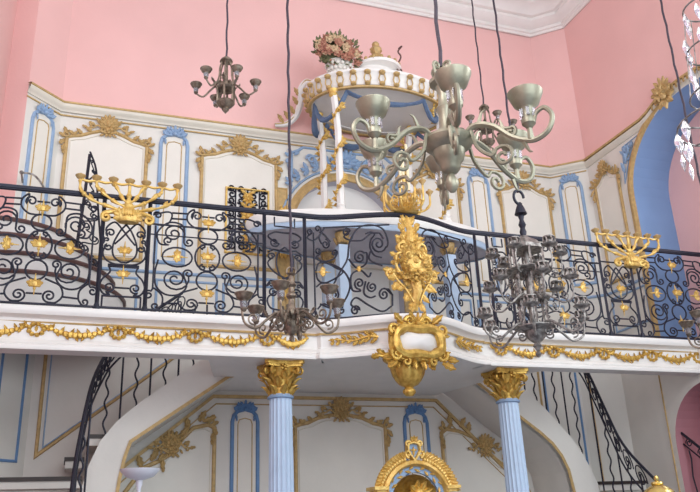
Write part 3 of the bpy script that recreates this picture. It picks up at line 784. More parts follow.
# bowed bays beside the central ornament; s runs from the outer post to the ornament
def bow_strokes():
    S = []; A = lambda p, c=False: S.append((p, c))
    A([(.10,.0),(.10,.83)]); A([(.22,.885),(.98,.885)]); A(cr([(.70,.80),(.76,.815),(.80,.79),(.755,.74),(.74,.66),(.78,.58),(.86,.55)],5))
    A(scroll(vol(.05,.83,.035,0,1.3,1), [(.02,.78),(.09,.75),(.17,.80)], [(.24,.885)]))
    A(scroll(vol(.155,.87,.04,-60,1.2,1), [(.2,.84),(.26,.79)], [(.3,.74)]))
    A(scroll(vol(.49,.83,.045,20,1.3,1), [(.46,.79),(.53,.75)], [(.56,.80)]))
    A(scroll([], [(.30,.29),(.40,.44),(.485,.56),(.52,.73),(.62,.86),(.76,.89),(.90,.84),(.945,.72),(.93,.66)], vol(.835,.69,.09,-20,1.7,-1,.12)))
    A(scroll([], [(.53,.74),(.66,.74),(.76,.80)], [(.86,.80),(.90,.74)]))
    A(scroll(vol(.62,.57,.065,40,1.7,1,.12), [(.70,.60),(.68,.50),(.58,.47)], [(.50,.56)]))
    A(scroll([], [(.74,.62),(.72,.55),(.78,.50)], [(.86,.47)]))
    A(cr([(.12,.45),(.16,.53),(.26,.53),(.36,.48),(.43,.44),(.34,.38),(.22,.34),(.14,.37),(.12,.45)], 5))
    A(cr([(.10,.58),(.22,.54),(.36,.50),(.46,.42),(.50,.30),(.43,.16),(.30,.10),(.16,.14)], 5))
    A(scroll(vol(.15,.645,.035,-30,1.2,1), [(.12,.58),(.22,.55),(.33,.57)], vol(.345,.63,.035,-20,1.2,1)))
    A(vol(.245,.72,.05,90,1.4,-1)); A(cr([(.20,.72),(.17,.78),(.2,.83)],4))
    A(scroll([], [(.12,.30),(.2,.34),(.33,.31)], vol(.33,.22,.045,30,1.3,-1)))
    A(scroll(vol(.60,.315,.058,-90,1.6,-1,.15), [(.60,.24),(.52,.26),(.52,.40),(.62,.44),(.70,.37)], [(.73,.41)]))
    A(vol(.73,.27,.055,120,1.6,1,.15)); A(cr([(.665,.33),(.64,.22),(.70,.17),(.76,.18)],4))
    A(scroll(vol(.54,.06,.05,0,1.5,1,.15), [(.50,.12),(.56,.18),(.68,.10),(.82,.03)], [(.93,.08),(.94,.18),(.88,.24)]))
    A(scroll([], [(.94,.18),(.90,.24)], vol(.85,.19,.062,30,1.6,1,.15)))
    A(vol(.09,.05,.045,60,1.4,1)); A(cr([(.13,.09),(.20,.14),(.3,.10),(.36,.02)],4))
    A(vol(.40,.07,.035,60,1.4,1))
    return S
BS = bow_strokes()
for x0, s, k in ((1.80, 1, .72), (3.46, -1, .70)):
    mb = MB(RM)
    for pts, c in BS: mb.tube([(x0+s*x*k, 0, 3.31+y*.94) for x, y in pts], IR, 5)
    o = mb.build('scroll_panel', M_IRON, rl)
    f = MB(RM); gflower(f, x0+s*.20*k, 3.31+.44*.94, .05, s*PI/2); f.build('gilded_flower', M_GOLDL, o)
    f = MB(RM); gflower(f, x0+s*.60*k, 3.31+.45*.94, .03, s*PI/2); f.build('gilded_flower', M_GOLDL, o)

# gilded ornament in the middle of the railing
t = thing('gilded_railing_ornament', (2.66,5.66,3.35), 'large gilded mask-and-leaf ornament in the middle of the bowed railing', 'ornament')
GM = lambda u, d, w: RM(2.66+u, d, w)
mb = MB(GM)
mb.blob((0,.05,3.76), (.115,.075,.14), 16, 10)
for k in range(16):
    a = 2*PI*k/16; mb.leaf((.12*cos(a),.045,3.76+.145*sin(a)), (cos(a),0,sin(a)), N_, .085+.02*(k%2), .06, .3)
mb.build('boss', M_GOLDL, t, 60)
for s in (-1,1):
    mb = MB(GM)
    tap([(s*x,y) for x,y in scroll(vol(.085,3.90,.05,-90,1.3,1), [(.15,3.82),(.155,3.70),(.10,3.62)], vol(.05,3.64,.035,0,1.2,-1))], .08, .016, .009, mb, 6, 1)
    tap([(s*x,y) for x,y in scroll(vol(.20,3.66,.04,90,1.2,-1), [(.15,3.60),(.09,3.52)], [(.03,3.40)])], .05, .015, .007, mb, 6, 1)
    tap([(s*x,y) for x,y in vol(.06,3.80,.035,0,1.2,1)], .13, .012, .007, mb, 6, 1)
    mb.build('scroll', M_GOLDL, t)
mb = MB(GM)
for w_, a in ((3.68,200),(3.68,-20),(3.84,60),(3.84,120)): a=math.radians(a); mb.leaf((0,.13,w_),(cos(a),0,sin(a)),N_,.1,.06,.3)
mb.blob((0,.12,3.76),(.03,.03,.03)); mb.build('mask_leaves', M_GOLDL, t)
mb = MB(GM)
for s in (-1,1):
    for u,w_,a,L in ((.10,3.66,-20,.16),(.14,3.68,10,.14),(.12,3.60,-50,.14),(.05,3.50,-60,.13),(.03,3.42,-75,.13),(.07,3.56,-30,.12),(.02,3.95,60,.12),(.05,3.93,30,.11),(.03,4.05,50,.12),(.02,4.12,70,.11),(.06,4.0,10,.09)):
        a=math.radians(a); mb.leaf((s*u,.03,w_),(s*cos(a),0,sin(a)),N_,L,L*.55,.35)
rq = random.Random(5)
for k in range(230):
    a = rq.uniform(0, 2*PI); q = .35+.65*rq.random(); u, w_ = .155*q*cos(a), 3.74+.20*q*sin(a)
    b = a+rq.uniform(-.9,.9); mb.leaf((u,.180-.11*q,w_),(cos(b),0,sin(b)),N_,.042,.026,.5,.4,4)
for k in range(130):
    w_ = 3.36+.84*rq.random(); h = .03+.05*abs(sin((w_-3.3)*6)); u = rq.uniform(-h,h); b = rq.uniform(0,2*PI)
    mb.leaf((u,.04,w_),(cos(b),0,sin(b)),N_,.045,.028,.5,.4,4)
mb.tube([(0,.02,4.20),(.01,.04,4.08),(-.01,.05,3.95)], [.03,.03,.04], 7); mb.tube([(0,.05,3.62),(.012,.05,3.5),(-.008,.03,3.40),(0,.02,3.33)], [.06,.045,.03,.012], 7)
for k in range(5): mb.leaf((0,.04,4.16-.05*k),((-1)**k*.8,0,.6),N_,.08,.05,.4)
mb.build('leaves', M_GOLDL, t)

# ------------------------------------------------------------------ menorahs standing on the narrow bays
def menorah(x, label):
    t = thing('menorah', (x, 5.985, 4.01), label, 'menorah', None)
    mp = lambda u,d,w: (x+u, 5.965-d, 4.015+w)
    mb = MB(mp)
    mb.lathe([(.0,.0),(.07,.0),(.085,.02),(.075,.05),(.085,.08),(.06,.11),(.035,.13),(.045,.15),(.025,.17)], (0,0,0), 16, 1.1, .7, lambda a,z: 1+.06*cos(8*a))
    for s in (-1,1):
        tap([(s*p,q) for p,q in scroll([], [(.03,.06),(.10,.085),(.16,.075)], vol(.165,.035,.038,80,1.2,-1))], 0, .022, .013, mb, 7, 1)
        for a in (20,-30,70): a=math.radians(a); mb.leaf((s*.05,.03,.04),(s*cos(a),0,sin(a)),N_,.08,.05,.35)
    for k in range(5): mb.leaf((-.04+.02*k,.05,.11),(0,0,-1),N_,.08,.03,.2)
    mb.build('base', M_GOLDL, t, 50)
    mb = MB(mp); mb.lathe([(.016,.15),(.022,.19),(.014,.21),(.026,.235),(.014,.26),(.013,.33),(.02,.35)], (0,0,0), 12); mb.build('stem', M_GOLDL, t)
    for i, (R, z0) in enumerate(((.385,.09),(.26,.13),(.13,.17))):
        for s in (-1,1):
            P = cr([(0,z0),(s*R*.35,z0+.03),(s*R*.72,z0+.075+.02*i),(s*R*.96,z0+.15+.005*i),(s*R*1.0,.33)], 6)
            mb = MB(mp); m = len(P)
            mb.tube([(p[0],.005,p[1]) for p in P], [.013+.004*sin(k*1.1) for k in range(m)], 7)
            for k in (m//3, 2*m//3): mb.blob((P[k][0],.005,P[k][1]), (.02,.02,.02), 8, 5)
            k = m//2; mb.leaf((P[k][0],.01,P[k][1]),(s*.5,0,.8),N_,.06,.035,.3)
            mb.build('branch', M_GOLDL, t)
    mb = MB(mp); P = [(-.385+.77*k/36, .335+.006*cos(k*PI/3)) for k in range(37)]
    mb.tube([(p,0,q) for p,q in P], [.008+.004*abs(sin(k*PI/6)) for k in range(37)], 6); mb.build('crossbar', M_GOLDL, t)
    for u in (-.385,-.26,-.13,0,.13,.26,.385):
        mb = MB(mp); mb.lathe([(.008,.31),(.016,.325),(.012,.34),(.03,.352),(.042,.372),(.040,.376),(.02,.366),(.012,.372),(.012,.392),(.0,.392)], (u,0,0), 12); mb.build('candle_cup', M_OCHRE, t)
    return t
menorah(.295, 'gilded seven-cup menorah on the railing, the left one of two')
menorah(5.235, 'gilded seven-cup menorah on the railing, the right one near the blue arch')

# central candelabrum over the bow
t = thing('candelabrum', (2.67,5.74,4.24), 'gilded many-armed candelabrum with tall candles above the middle of the railing', 'candelabrum')
CX, CY = 2.67, 5.77
mb = MB(); mb.lathe([(.0,4.255),(.10,4.26),(.12,4.275),(.07,4.30),(.04,4.32),(.055,4.35),(.03,4.38),(.022,4.42),(.04,4.45),(.018,4.48),(.016,4.60),(.028,4.62),(.012,4.64)], (CX,CY,0), 14); mb.build('stem', M_GOLDL, t)
arm = None
for k in range(10):
    a = 2*PI*k/10+.3; R = .225 if k % 2 else .19; zt = 4.46 if k % 2 else 4.52
    mb = MB(); P = cr([(0,4.30),(R*.55,4.27),(R*.95,4.32),(R,zt-.03)], 5)
    mb.tube([(CX+p*cos(a),CY+p*sin(a),q) for p,q in P], .0095, 6)
    P = vol(R*.5,4.37,.05,-90,1.2,1); mb.tube([(CX+p*cos(a),CY+p*sin(a),q) for p,q in P], .008, 5)
    mb.leaf((CX+R*.8*cos(a),CY+R*.8*sin(a),4.30),(cos(a),sin(a),.6),(0,0,1),.07,.04,.3)
    o = mb.build('arm', M_GOLDL, t)
    mb = MB(); mb.lathe([(.01,zt-.04),(.016,zt-.02),(.034,zt),(.036,zt+.006),(.014,zt+.004),(.013,zt+.03),(.0,zt+.03)], (CX+R*cos(a),CY+R*sin(a),0), 10); mb.build('cup', M_OCHRE, o)
for dx, h in ((.0,.34),(.055,.42),(-.03,.30)):
    mb = MB(); mb.lathe([(.014,4.50),(.013,4.55+h),(.0,4.56+h)], (CX+dx,CY+.02*(dx>0),0), 8); mb.build('candle', M_CAND, t)
mb = MB()
for k in range(10):
    a = 2*PI*k/10; mb.leaf((CX+.05*cos(a),CY+.05*sin(a),4.29),(cos(a),sin(a),.6),(0,0,1),.085,.035,.4)
mb.build('leaf_collar', M_GOLDL, t)

# ------------------------------------------------------------------ pulpit platform on four posts with canopy
PXC, PYC, PRX, PRY = 2.82, 6.94, 1.32, .50
pp = thing('pulpit', (PXC,7.0,ZD), 'raised pulpit with pale blue edged round platform on blue posts behind the railing', 'pulpit')
ell = lambda sc, n=56: [(PXC-PRX*sc*cos(2*PI*k/n), PYC-PRY*sc*sin(2*PI*k/n)) for k in range(n)]
mb = MB(); P = ell(.99)
mb.add([(x,y,4.385) for x,y in P], [tuple(range(len(P)))]); mb.add([(x,y,4.50) for x,y in P], [tuple(range(len(P)-1,-1,-1))]); mb.build('platform', M_GREY, pp)
mb = MB(); mb.add(*hsweep(ell(1.0), [(-.012,4.372),(.0,4.37),(.010,4.38),(.012,4.395),(.02,4.41),(.024,4.42),(.0,4.425)], True)); mb.build('rim', M_PALEB, pp)
mb = MB(); mb.add(*hsweep(ell(.99), [(.0,4.42),(.03,4.43),(.045,4.47),(.045,4.53),(.03,4.555),(-.05,4.56)], True)); mb.build('kerb', M_WHITE, pp)
for x, y in ((2.365,6.64),(3.53,6.66),(2.40,7.22),(3.50,7.22)):
    mb = MB(); w = .055
    mb.box(x-w,x+w,y-w,y+w,ZD,4.24); mb.box(x-w-.02,x+w+.02,y-w-.02,y+w+.02,ZD,ZD+.12); o = mb.build('post', M_PALEB, pp)
    mb = MB(); mb.lathe([(.056,4.27),(.062,4.28),(.056,4.29),(.068,4.33),(.075,4.37),(.0,4.37)], (x,y,0), 16)
    for k in range(8): a=2*PI*k/8; mb.leaf((x+.06*cos(a),y+.06*sin(a),4.26),(cos(a)*.2,sin(a)*.2,1),(cos(a),sin(a),0),.07,.04,.35)
    mb.build('gilded_capital', M_OCHRE, o)
CCX, CCY, CRX, CRY = 2.955, 6.94, .77, .50
cn = thing('canopy', (CCX,CCY,4.56), 'oval white and gold canopy with blue drapery on slim garlanded posts', 'canopy')
E_ = lambda a, sc=1.0, off=0: (CCX+(CRX*sc+off)*cos(a), CCY+(CRY*sc+off)*sin(a))
def ering(prof, n=64):
    vs = []; fs = []; m = len(prof)
    for k in range(n):
        a = 2*PI*k/n
        for o, z in prof:
            x, y = E_(a, 1, o); vs.append((x, y, z))
    for k in range(n):
        l = (k+1) % n
        for t in range(m): fs.append((k*m+t, l*m+t, l*m+(t+1)%m, k*m+(t+1)%m))
    return vs, fs
mb = MB(); mb.add(*ering([(-.06,6.00),(.0,6.0),(.03,6.02),(.02,6.04),(.03,6.10),(.05,6.14),(.07,6.16),(.07,6.19),(.04,6.205),(-.10,6.21)])); mb.build('cornice', M_WHITE, cn)
mb = MB(); mb.add(*ering([(.0,5.985),(.035,5.985),(.04,6.0),(.03,6.012),(.0,6.005)])); mb.build('gilded_fillet', M_OCHRE, cn)
mb = MB(); n = 48; mb.add([(*E_(2*PI*k/n,.99),6.01) for k in range(n)], [tuple(range(n-1,-1,-1))]); mb.build('ceiling_board', M_WHITE, cn)
for k in range(32):
    a = 2*PI*k/32; x, y = E_(a, 1, .035); nr = V((cos(a)/CRX, sin(a)/CRY, 0)).normalized()
    mb = MB(); mb.blob((x+nr.x*.03,y+nr.y*.03,6.15), (.040,.036,.026), 8, 5); mb.blob((x+nr.x*.01,y+nr.y*.01,6.025), (.034,.032,.024), 8, 5)
    tn = V((-nr.y,nr.x,0))
    for s in (-1.2,1.2): mb.tube([(x+tn.x*.02*s+nr.x*.025,y+tn.y*.02*s+nr.y*.025,6.13),(x+tn.x*.03*s+nr.x*.015,y+tn.y*.03*s+nr.y*.015,6.08),(x+tn.x*.015*s+nr.x*.01,y+tn.y*.015*s+nr.y*.01,6.03)], .008, 5)
    mb.build('gilded_console', M_OCHRE, cn)
mb = MB(); mb.lathe([(.80,6.20),(.70,6.27),(.52,6.33),(.36,6.37),(.28,6.42),(.25,6.50),(.24,6.53)], (CCX,CCY,0), 48, 1, CRY/CRX); 
mb.lathe([(.27,6.52),(.28,6.55),(.24,6.58),(.16,6.60),(.09,6.63),(.075,6.66),(.06,6.72),(.0,6.73)], (CCX+.02,CCY,0), 28); mb.build('roof', M_WHITE, cn)
mb = MB()
for k in range(18):
    a = 2*PI*k/18; mb.blob((CCX+.02+.26*cos(a),CCY+.26*sin(a),6.565), (.024,.024,.035), 6, 4)
mb.tube([(CCX+.02+.26*cos(k*PI/18),CCY+.26*sin(k*PI/18),6.55) for k in range(36)], .008, 5, True); mb.build('gilded_beading', M_OCHRE, cn)
mb = MB(); mb.lathe([(.06,6.69),(.09,6.71),(.075,6.74),(.04,6.77),(.055,6.80),(.072,6.83),(.05,6.86),(.03,6.875),(.045,6.90),(.03,6.93),(.0,6.94)], (CCX+.02,CCY,0), 14, 1, 1, lambda a,z: 1+.1*cos(6*a)); mb.build('finial', M_OCHRE, cn)
mb = MB()
POSTS = [(2.36,6.62),(2.36,7.14),(3.53,6.63),(3.40,7.18)]
for i,(x,y) in enumerate(POSTS):
    mb = MB(); out = -.02 if x < CCX else .02
    xt, yt = x+out, y
    P = [(x,y,4.56),(x,y,4.9),(x,y,5.5),(x+out,y,5.8),(x+out*2,y,5.99)]
    mb.tube(P, [.046,.040,.038,.038,.040], 6)
    mb.lathe([(.0,4.56),(.055,4.56),(.06,4.60),(.04,4.64),(.05,4.66),(.03,4.70)], (x,y,0), 12)
    o = mb.build('canopy_post', M_WHITE, cn, 30)
    mb = MB()
    for k in range(54):
        q = k/53; a = q*2*PI*3.2+i; z = 4.60+q*1.36; r = .043
        L = .070; dd = V((-sin(a),cos(a),.6 if k%2 else -.3))
        mb.leaf((x+r*cos(a),y+r*sin(a),z), dd, (cos(a),sin(a),0), L, .048, .4, .4, 4); mb.blob((x+r*cos(a+.2),y+r*sin(a+.2),z), .016, 5, 4)
    mb.lathe([(.03,5.90),(.05,5.93),(.04,5.96),(.055,5.99)], (x+out*2,y,0), 10)
    mb.lathe([(.034,4.60),(.045,4.62),(.034,4.645)], (x,y,0), 10)
    mb.build('gilded_garland', M_GOLDL, o)
def swag(a0, a1, drop, z=5.99, sc=.97):
    mb = MB()
    for j in range(4):
        P = []
        for k in range(15):
            t = k/14; a = a0+(a1-a0)*t; x, y = E_(a, sc-.01*j)
            P.append((x, y, z-.012*j-(drop-.012*j*1.6)*(1-(2*t-1)**2)))
        mb.tube(P, [.010+.016*sin(PI*k/14) for k in range(15)], 6, False, 1)
    mb.build('drapery_swag', M_DRAPE, cn)
R_ = math.radians
for a0, a1, dr in ((180,228,.30),(228,300,.18),(300,325,.22),(325,395,.25),(35,80,.22),(80,130,.22),(130,180,.26)):
    swag(R_(a0), R_(a1), dr)
# white scroll console left of the canopy, on the wall
t = thing('wall_scroll', (2.0,7.46,5.95), 'white and gold S-shaped scroll rising from the wainscot to the canopy left side', 'bracket')
mb = MB(); P = cr([(1.90,7.45,5.96),(2.03,7.42,5.98),(2.12,7.35,6.06),(2.15,7.25,6.20),(2.13,7.18,6.30),(2.17,7.10,6.36),(2.23,7.05,6.33)], 5)
mb.tube(P, [.026+.014*sin(PI*k/(len(P)-1)) for k in range(len(P))], 8); mb.build('scroll', M_WHITE, t)
mb = MB()
for k in range(5): p = P[4+k*3]; mb.leaf((p[0]-.02,p[1]-.02,p[2]),(-.5,-.2,.9),(-.6,-.6,0),.13,.06,.4)
mb.tube([(p[0]-.012,p[1]-.03,p[2]+.0) for p in P], .008, 5); mb.build('gilded_leaf', M_OCHRE, t)
# iron hook on canopy roof
t = MB(); P = cr([(3.17,6.80,6.25),(3.17,6.80,6.50),(3.14,6.80,6.58),(3.19,6.80,6.62),(3.22,6.80,6.70),(3.19,6.80,6.76),(3.24,6.80,6.84),(3.20,6.80,6.80)], 5)
t.tube(P, .010, 6); t.tube(cr([(3.17,6.8,6.47),(3.20,6.8,6.44),(3.22,6.8,6.50),(3.20,6.8,6.53)],4), .009, 6)
tag(t.build('iron_hook', M_WOOD), 'thin twisted iron hook standing on the canopy roof right of its finial', 'hook')

# flower basket on the canopy
BX, BY, BZ = 2.50, 6.90, 6.34
t = thing('flower_basket', (BX,BY,BZ), 'white basket heaped with carved dusty-pink roses on the left of the canopy', 'flower basket')
mb = MB(); mb.lathe([(.09,BZ-.04),(.10,BZ),(.11,BZ+.08),(.14,BZ+.17),(.15,BZ+.19),(.12,BZ+.19)], (BX,BY,0), 24, 1, .8)
for j in range(3):
    for k in range(16):
        a = 2*PI*(k+.5*(j%2))/16; r = .105+.02*j; mb.blob((BX+r*cos(a),BY+r*.8*sin(a),BZ+.03+.055*j), (.024,.02,.024), 6, 4)
mb.build('basket', M_CREAM, t)
rr = random.Random(3)
def rose(mb, c, s):
    for ring, (m, q) in enumerate(((5,1.0),(4,.65))):
        for k in range(m):
            a = 2*PI*k/m+ring; mb.leaf((c[0]+s*.2*cos(a),c[1]-s*.2*ring,c[2]+s*.2*sin(a)), (cos(a),-.35*(1+ring),sin(a)), (cos(a)*.3,-1,sin(a)*.3), s*q, s*.9*q, .2, .5, 4)
    mb.blob((c[0],c[1]-s*.35,c[2]), s*.36, 7, 5); 
for i in range(46):
    a = rr.uniform(0, 2*PI); q = rr.random()**.5
    x = BX-.04+.27*q*cos(a); z = BZ+.31+.17*q*sin(a)-.3*max(0, x-BX); y = BY-.15*math.sqrt(max(0,1-q*q))-.02
    mb = MB(); rose(mb, (x,y,z), rr.uniform(.036,.056)); mb.build('rose', M_PALEF if i % 3 == 0 else M_ROSEF, t)
mb = MB()
for i in range(140):
    a = rr.uniform(0, 2*PI); q = .35+.75*rr.random(); mb.leaf((BX-.04+.25*q*cos(a), BY-.1*rr.random(), BZ+.31+.17*q*sin(a)), (cos(a),rr.uniform(-.6,.2),sin(a)), (0,-1,.2), .07, .045, .4, .3, 4)
for p in ((-.1,.55),(-.22,.47),(.0,.60)): mb.leaf((BX+p[0],BY-.05,BZ+p[1]-.11),(p[0],0,1),(0,-1,0),.12,.05,.3)
mb.blob((BX-.04,BY,BZ+.30), (.21,.11,.15), 12, 8)
mb.build('foliage', M_LEAFG, t)

# ------------------------------------------------------------------ stairs
def stair_side(name_lab, up, lo, ysgn, treads, hand, bal, low_hand, lowx):
    bw = .20 if ysgn > 0 else .25
    t = thing('staircase', (lo[0][0], 6.9, 0), name_lab, 'staircase')
    poly = up + list(reversed(lo))
    k = len(poly); mb = MB()
    mb.add([(x,6.80,z) for x,z in poly]+[(x,6.86,z) for x,z in poly], [tuple(range(k)), tuple(range(2*k-1,k-1,-1))]+[(i,k+i,k+(i+1)%k,(i+1)%k) for i in range(k)])
    mb.build('stringer', M_CREAM, t)
    mb = MB(); 
    for i in range(len(lo)-1):
        a, b = lo[i], lo[i+1]; mb.add([(a[0],6.82,a[1]),(b[0],6.82,b[1]),(b[0],7.49,b[1]),(a[0],7.49,a[1])], [(0,1,2,3)])
    mb.build('soffit', M_CREAM, t)
    mb = MB(lambda u,d,w: (u, 6.80-d, w)); mb.sweep2([(p[0], p[1]+.012) for p in lo], [(-.014,0),(-.014,.012),(.014,.012),(.014,0)]); mb.build('painted_edge', M_OCHRE, t)
    for x0, x1, y0, y1, z in treads:
        mb = MB(); mb.box(x0, x1, y0, y1, z-.03, z); o = mb.build('tread', M_DWOOD, t)
        mb = MB(); mb.box(x0+.01, x1-.01, y0+.02, y1-.01, z-.09, z-.031); mb.build('riser', M_CREAM, o)
    mb = MB(); mb.tube(cr(hand, 5), .014, 6); mb.tube([(p[0],p[1],p[2]-bw) for p in cr(hand, 5)], .009, 5); mb.build('handrail', M_IRON, t)
    H = cr(hand, 8)
    for i in range(0, len(H)-3, 4 if ysgn < 0 else 3):
        mb = MB()
        a, b = V(H[i]), V(H[i+2]); c = (a+b)/2 - V((0,0,bw*.5)); d = (b-a).normalized()
        P = vol(0,0,bw*.42,(i%2)*180,1.7,1,.15); mb.tube([tuple(c+d*p+V((0,0,q))) for p,q in P], .0065, 5)
        mb.build('rail_scroll', M_IRON, t)
    for i, (x, y, z0, z1) in enumerate(bal):
        mb = MB()
        if i % 2: mb.tube([(x+.013*sin(2*PI*(z1-z0)*k/40/.17), y, z0+(z1-z0)*k/40) for k in range(41)], .0085, 5)
        else: mb.tube([(x,y,z0),(x,y,z1)], .009, 5)
        mb.build('baluster', M_IRON, t)
    return t
def ipl(P, x):
    P = sorted(P)
    for (a, za), (b, zb) in zip(P, P[1:]):
        if a <= x <= b: return za+(zb-za)*(x-a)/(b-a+1e-9)
    return P[0][1] if x < P[0][0] else P[-1][1]
upL = [(1.16,3.18),(1.04,3.10),(.78,2.90),(.54,2.72),(.36,2.56),(.24,2.40),(.16,2.20),(.12,2.02),(.10,1.6),(.10,.0)]
loL = [(1.34,2.956),(1.30,2.95),(.88,2.66),(.48,2.38),(.44,2.25),(.41,2.08),(.39,1.9),(.38,1.5),(.38,0)]
trL = [(.52+.14*k,.65+.14*k,6.87,7.48,2.58+.11*k) for k in range(5)] + [(.14,.50,6.87,7.48,2.46),(-.03,.13,7.10,7.48,2.30)] + [(-.55,.12,6.80-.26*k,7.04-.26*k,2.12-.17*k) for k in range(10)]
hL = [(.86,6.82,3.72),(.68,6.82,3.58),(.50,6.82,3.45),(.30,6.80,3.24),(.21,6.70,3.06),(.13,6.5,2.80),(.075,6.2,2.40),(.045,5.9,2.05),(.03,5.5,1.6)]
hzL = [(p[0],p[2]) for p in hL[:5]]
balL = [(x,6.82,ipl(upL[:6],x)-.02,ipl(hzL,x)-.1) for x in [1.09-.118*k for k in range(8)]] + [(.14,6.5,1.8,2.66),(.10,6.3,1.6,2.38),(.065,6.1,1.4,2.12),(.045,5.9,1.2,1.90)]
stair_side('left staircase with white curved stringer and black iron baluster rail', upL, loL, 1, trL, hL, balL, None, None)
upR = [(4.02,3.16),(4.18,3.03),(4.37,2.88),(4.55,2.72),(4.70,2.56),(4.82,2.43),(4.92,2.28),(5.00,2.12),(5.06,1.97),(5.09,1.6),(5.10,0)]
loR = [(3.72,3.0),(3.80,2.95),(4.0,2.80),(4.24,2.62),(4.45,2.47),(4.58,2.36),(4.67,2.24),(4.73,2.10),(4.76,1.9),(4.77,1.5),(4.77,0)]
trR = [(4.40-.13*k,4.52-.13*k,6.87,7.48,2.70+.10*k) for k in range(4)] + [(4.54,4.75,6.87,7.48,2.56)] + [(5.12,5.72,6.86-.26*k,7.11-.26*k,2.00-.17*k) for k in range(10)]
hR = [(4.42,6.82,3.76),(4.62,6.82,3.65),(4.80,6.82,3.53),(5.02,6.80,3.36),(5.08,6.70,3.04),(5.10,6.57,2.70),(5.10,6.38,2.32),(5.11,6.07,2.00),(5.12,5.6,1.6)]
hzR = [(p[0],p[2]) for p in hR[:4]]
balR = [(x,6.82,ipl(upR[:9],x)-.02,ipl(hzR,x)-.1) for x in [4.12+.115*k for k in range(8)]] + [(5.06,6.72,1.9,2.98),(5.09,6.6,1.8,2.66),(5.10,6.48,1.7,2.40),(5.10,6.35,1.6,2.16),(5.10,6.2,1.5,2.02),(5.10,6.05,1.3,1.88)]
stair_side('right staircase with white curved stringer and black iron scroll rail', upR, loR, -1, trR, hR, balR, None, None)
# rail in the rose doorway
t = thing('stair_rail', (5.98,6.2,1.0), 'short black iron rail inside the rose-painted arched doorway', 'railing')
mb = MB(); P = [(5.95,6.50,2.44),(5.95,6.2,2.20),(5.95,5.7,1.80)]; mb.tube(cr(P,4), .014, 6); mb.tube([(p[0],p[1],p[2]-.11) for p in cr(P,4)], .008, 5)
for k in range(5): mb.tube([(5.95, 6.42-.14*k+p, 2.33-.112*k+q) for p,q in vol(0,0,.045,0,1.5,1)], .006, 5)
mb.build('handrail', M_IRON, t)
for k in range(5):
    mb = MB(); y = 6.44-.16*k; mb.tube([(5.95,y+(.012*sin(j*PI/2) if k%2==0 else 0),.9+(1.36-.128*k)*j/16) for j in range(17)], .008, 5); mb.build('baluster', M_IRON, t)

# curved steps with brown nosings behind the railing at far left
t = thing('curved_steps', (-.4,7.2,ZD-.3), 'white curved steps with brown wooden nosings behind the left end of the railing', 'steps')
for i, (z, R, x0) in enumerate(((3.75,.86,-.5),(3.93,.80,-.55),(4.11,.74,-.66),(4.27,.70,-.78))):
    zb = 3.28 if i == 0 else (3.75,3.93,4.11)[i-1]
    arc = [(x0+.02 + R*cos(R_(a)), 7.40+ R*sin(R_(a))) for a in range(-100, 1, 10)]
    arc = [(a_, b_) for a_, b_ in arc if a_ > -.86]
    base = [(-.86,7.20),(-.86,arc[0][1])]+arc+[(-.37,7.46),(-.68,7.16)]
    n = len(base)
    mb = MB(); mb.add([(x,y,zb) for x,y in base]+[(x,y,z-.03) for x,y in base], [tuple(range(n)),tuple(range(2*n-1,n-1,-1))]+[(q,n+q,n+(q+1)%n,(q+1)%n) for q in range(n)])
    o = mb.build('step', M_WHITE, t)
    P = [(-.86,arc[0][1])]+arc; mb = MB(); mb.add(*hsweep(P, [(-.10,z-.034),(.02,z-.034),(.028,z-.015),(.02,z),(-.10,z)])); mb.build('nosing', M_WOOD, o)
# tall scrollwork standard of the upper stair rail
t = thing('iron_newel', (0.02,7.0,3.3), 'tall tapering black iron scroll standard behind the left menorah', 'newel')
L1 = [(-.10,3.4),(-.09,4.0),(-.055,4.66),(-.04,5.12)]; L2 = [(.17,3.4),(.14,4.1),(.07,4.64),(.03,4.98),(-.04,5.15)]
mb = MB(lambda x,d,z: (x, 7.0+(x+.1)*.6-d, z)); mb.tube([(x,0,z) for x,z in cr(L1,4)], .016, 5); mb.tube([(x,0,z) for x,z in cr(L2,4)], .011, 5); mb.build('stile', M_IRON, t)
mb = MB(lambda x,d,z: (x, 7.0+(x+.1)*.6-d, z))
for k in range(14):
    z = 3.5+.112*k; a = ipl([(q,p) for p,q in L1], z); b = ipl([(q,p) for p,q in L2], z); m_, h = (a+b)/2, (b-a)/2
    tap(scroll(vol(m_-h*.4*(-1)**k, z, h*.45, 90, 1.3, 1), [(m_, z+.05)], vol(m_+h*.4*(-1)**k, z+.1, h*.4, -90, 1.2, 1)), 0, .008, .006, mb, 5, 1)
mb.build('scrollwork', M_IRON, t)
mb = MB(); mb.tube(cr([(-.62,7.0,4.84),(-.52,7.0,4.83),(-.45,7.0,4.76),(-.40,7.05,4.70)],4), .010, 5); mb.blob((-.62,7.0,4.84), .02, 6, 4); mb.tube([(-.62,7.0,4.84),(-.62,7.22,4.84)], .01, 5)
tag(mb.build('wall_hook', M_LANT), 'small grey metal hook on the slanted left corner above the railing', 'hook')
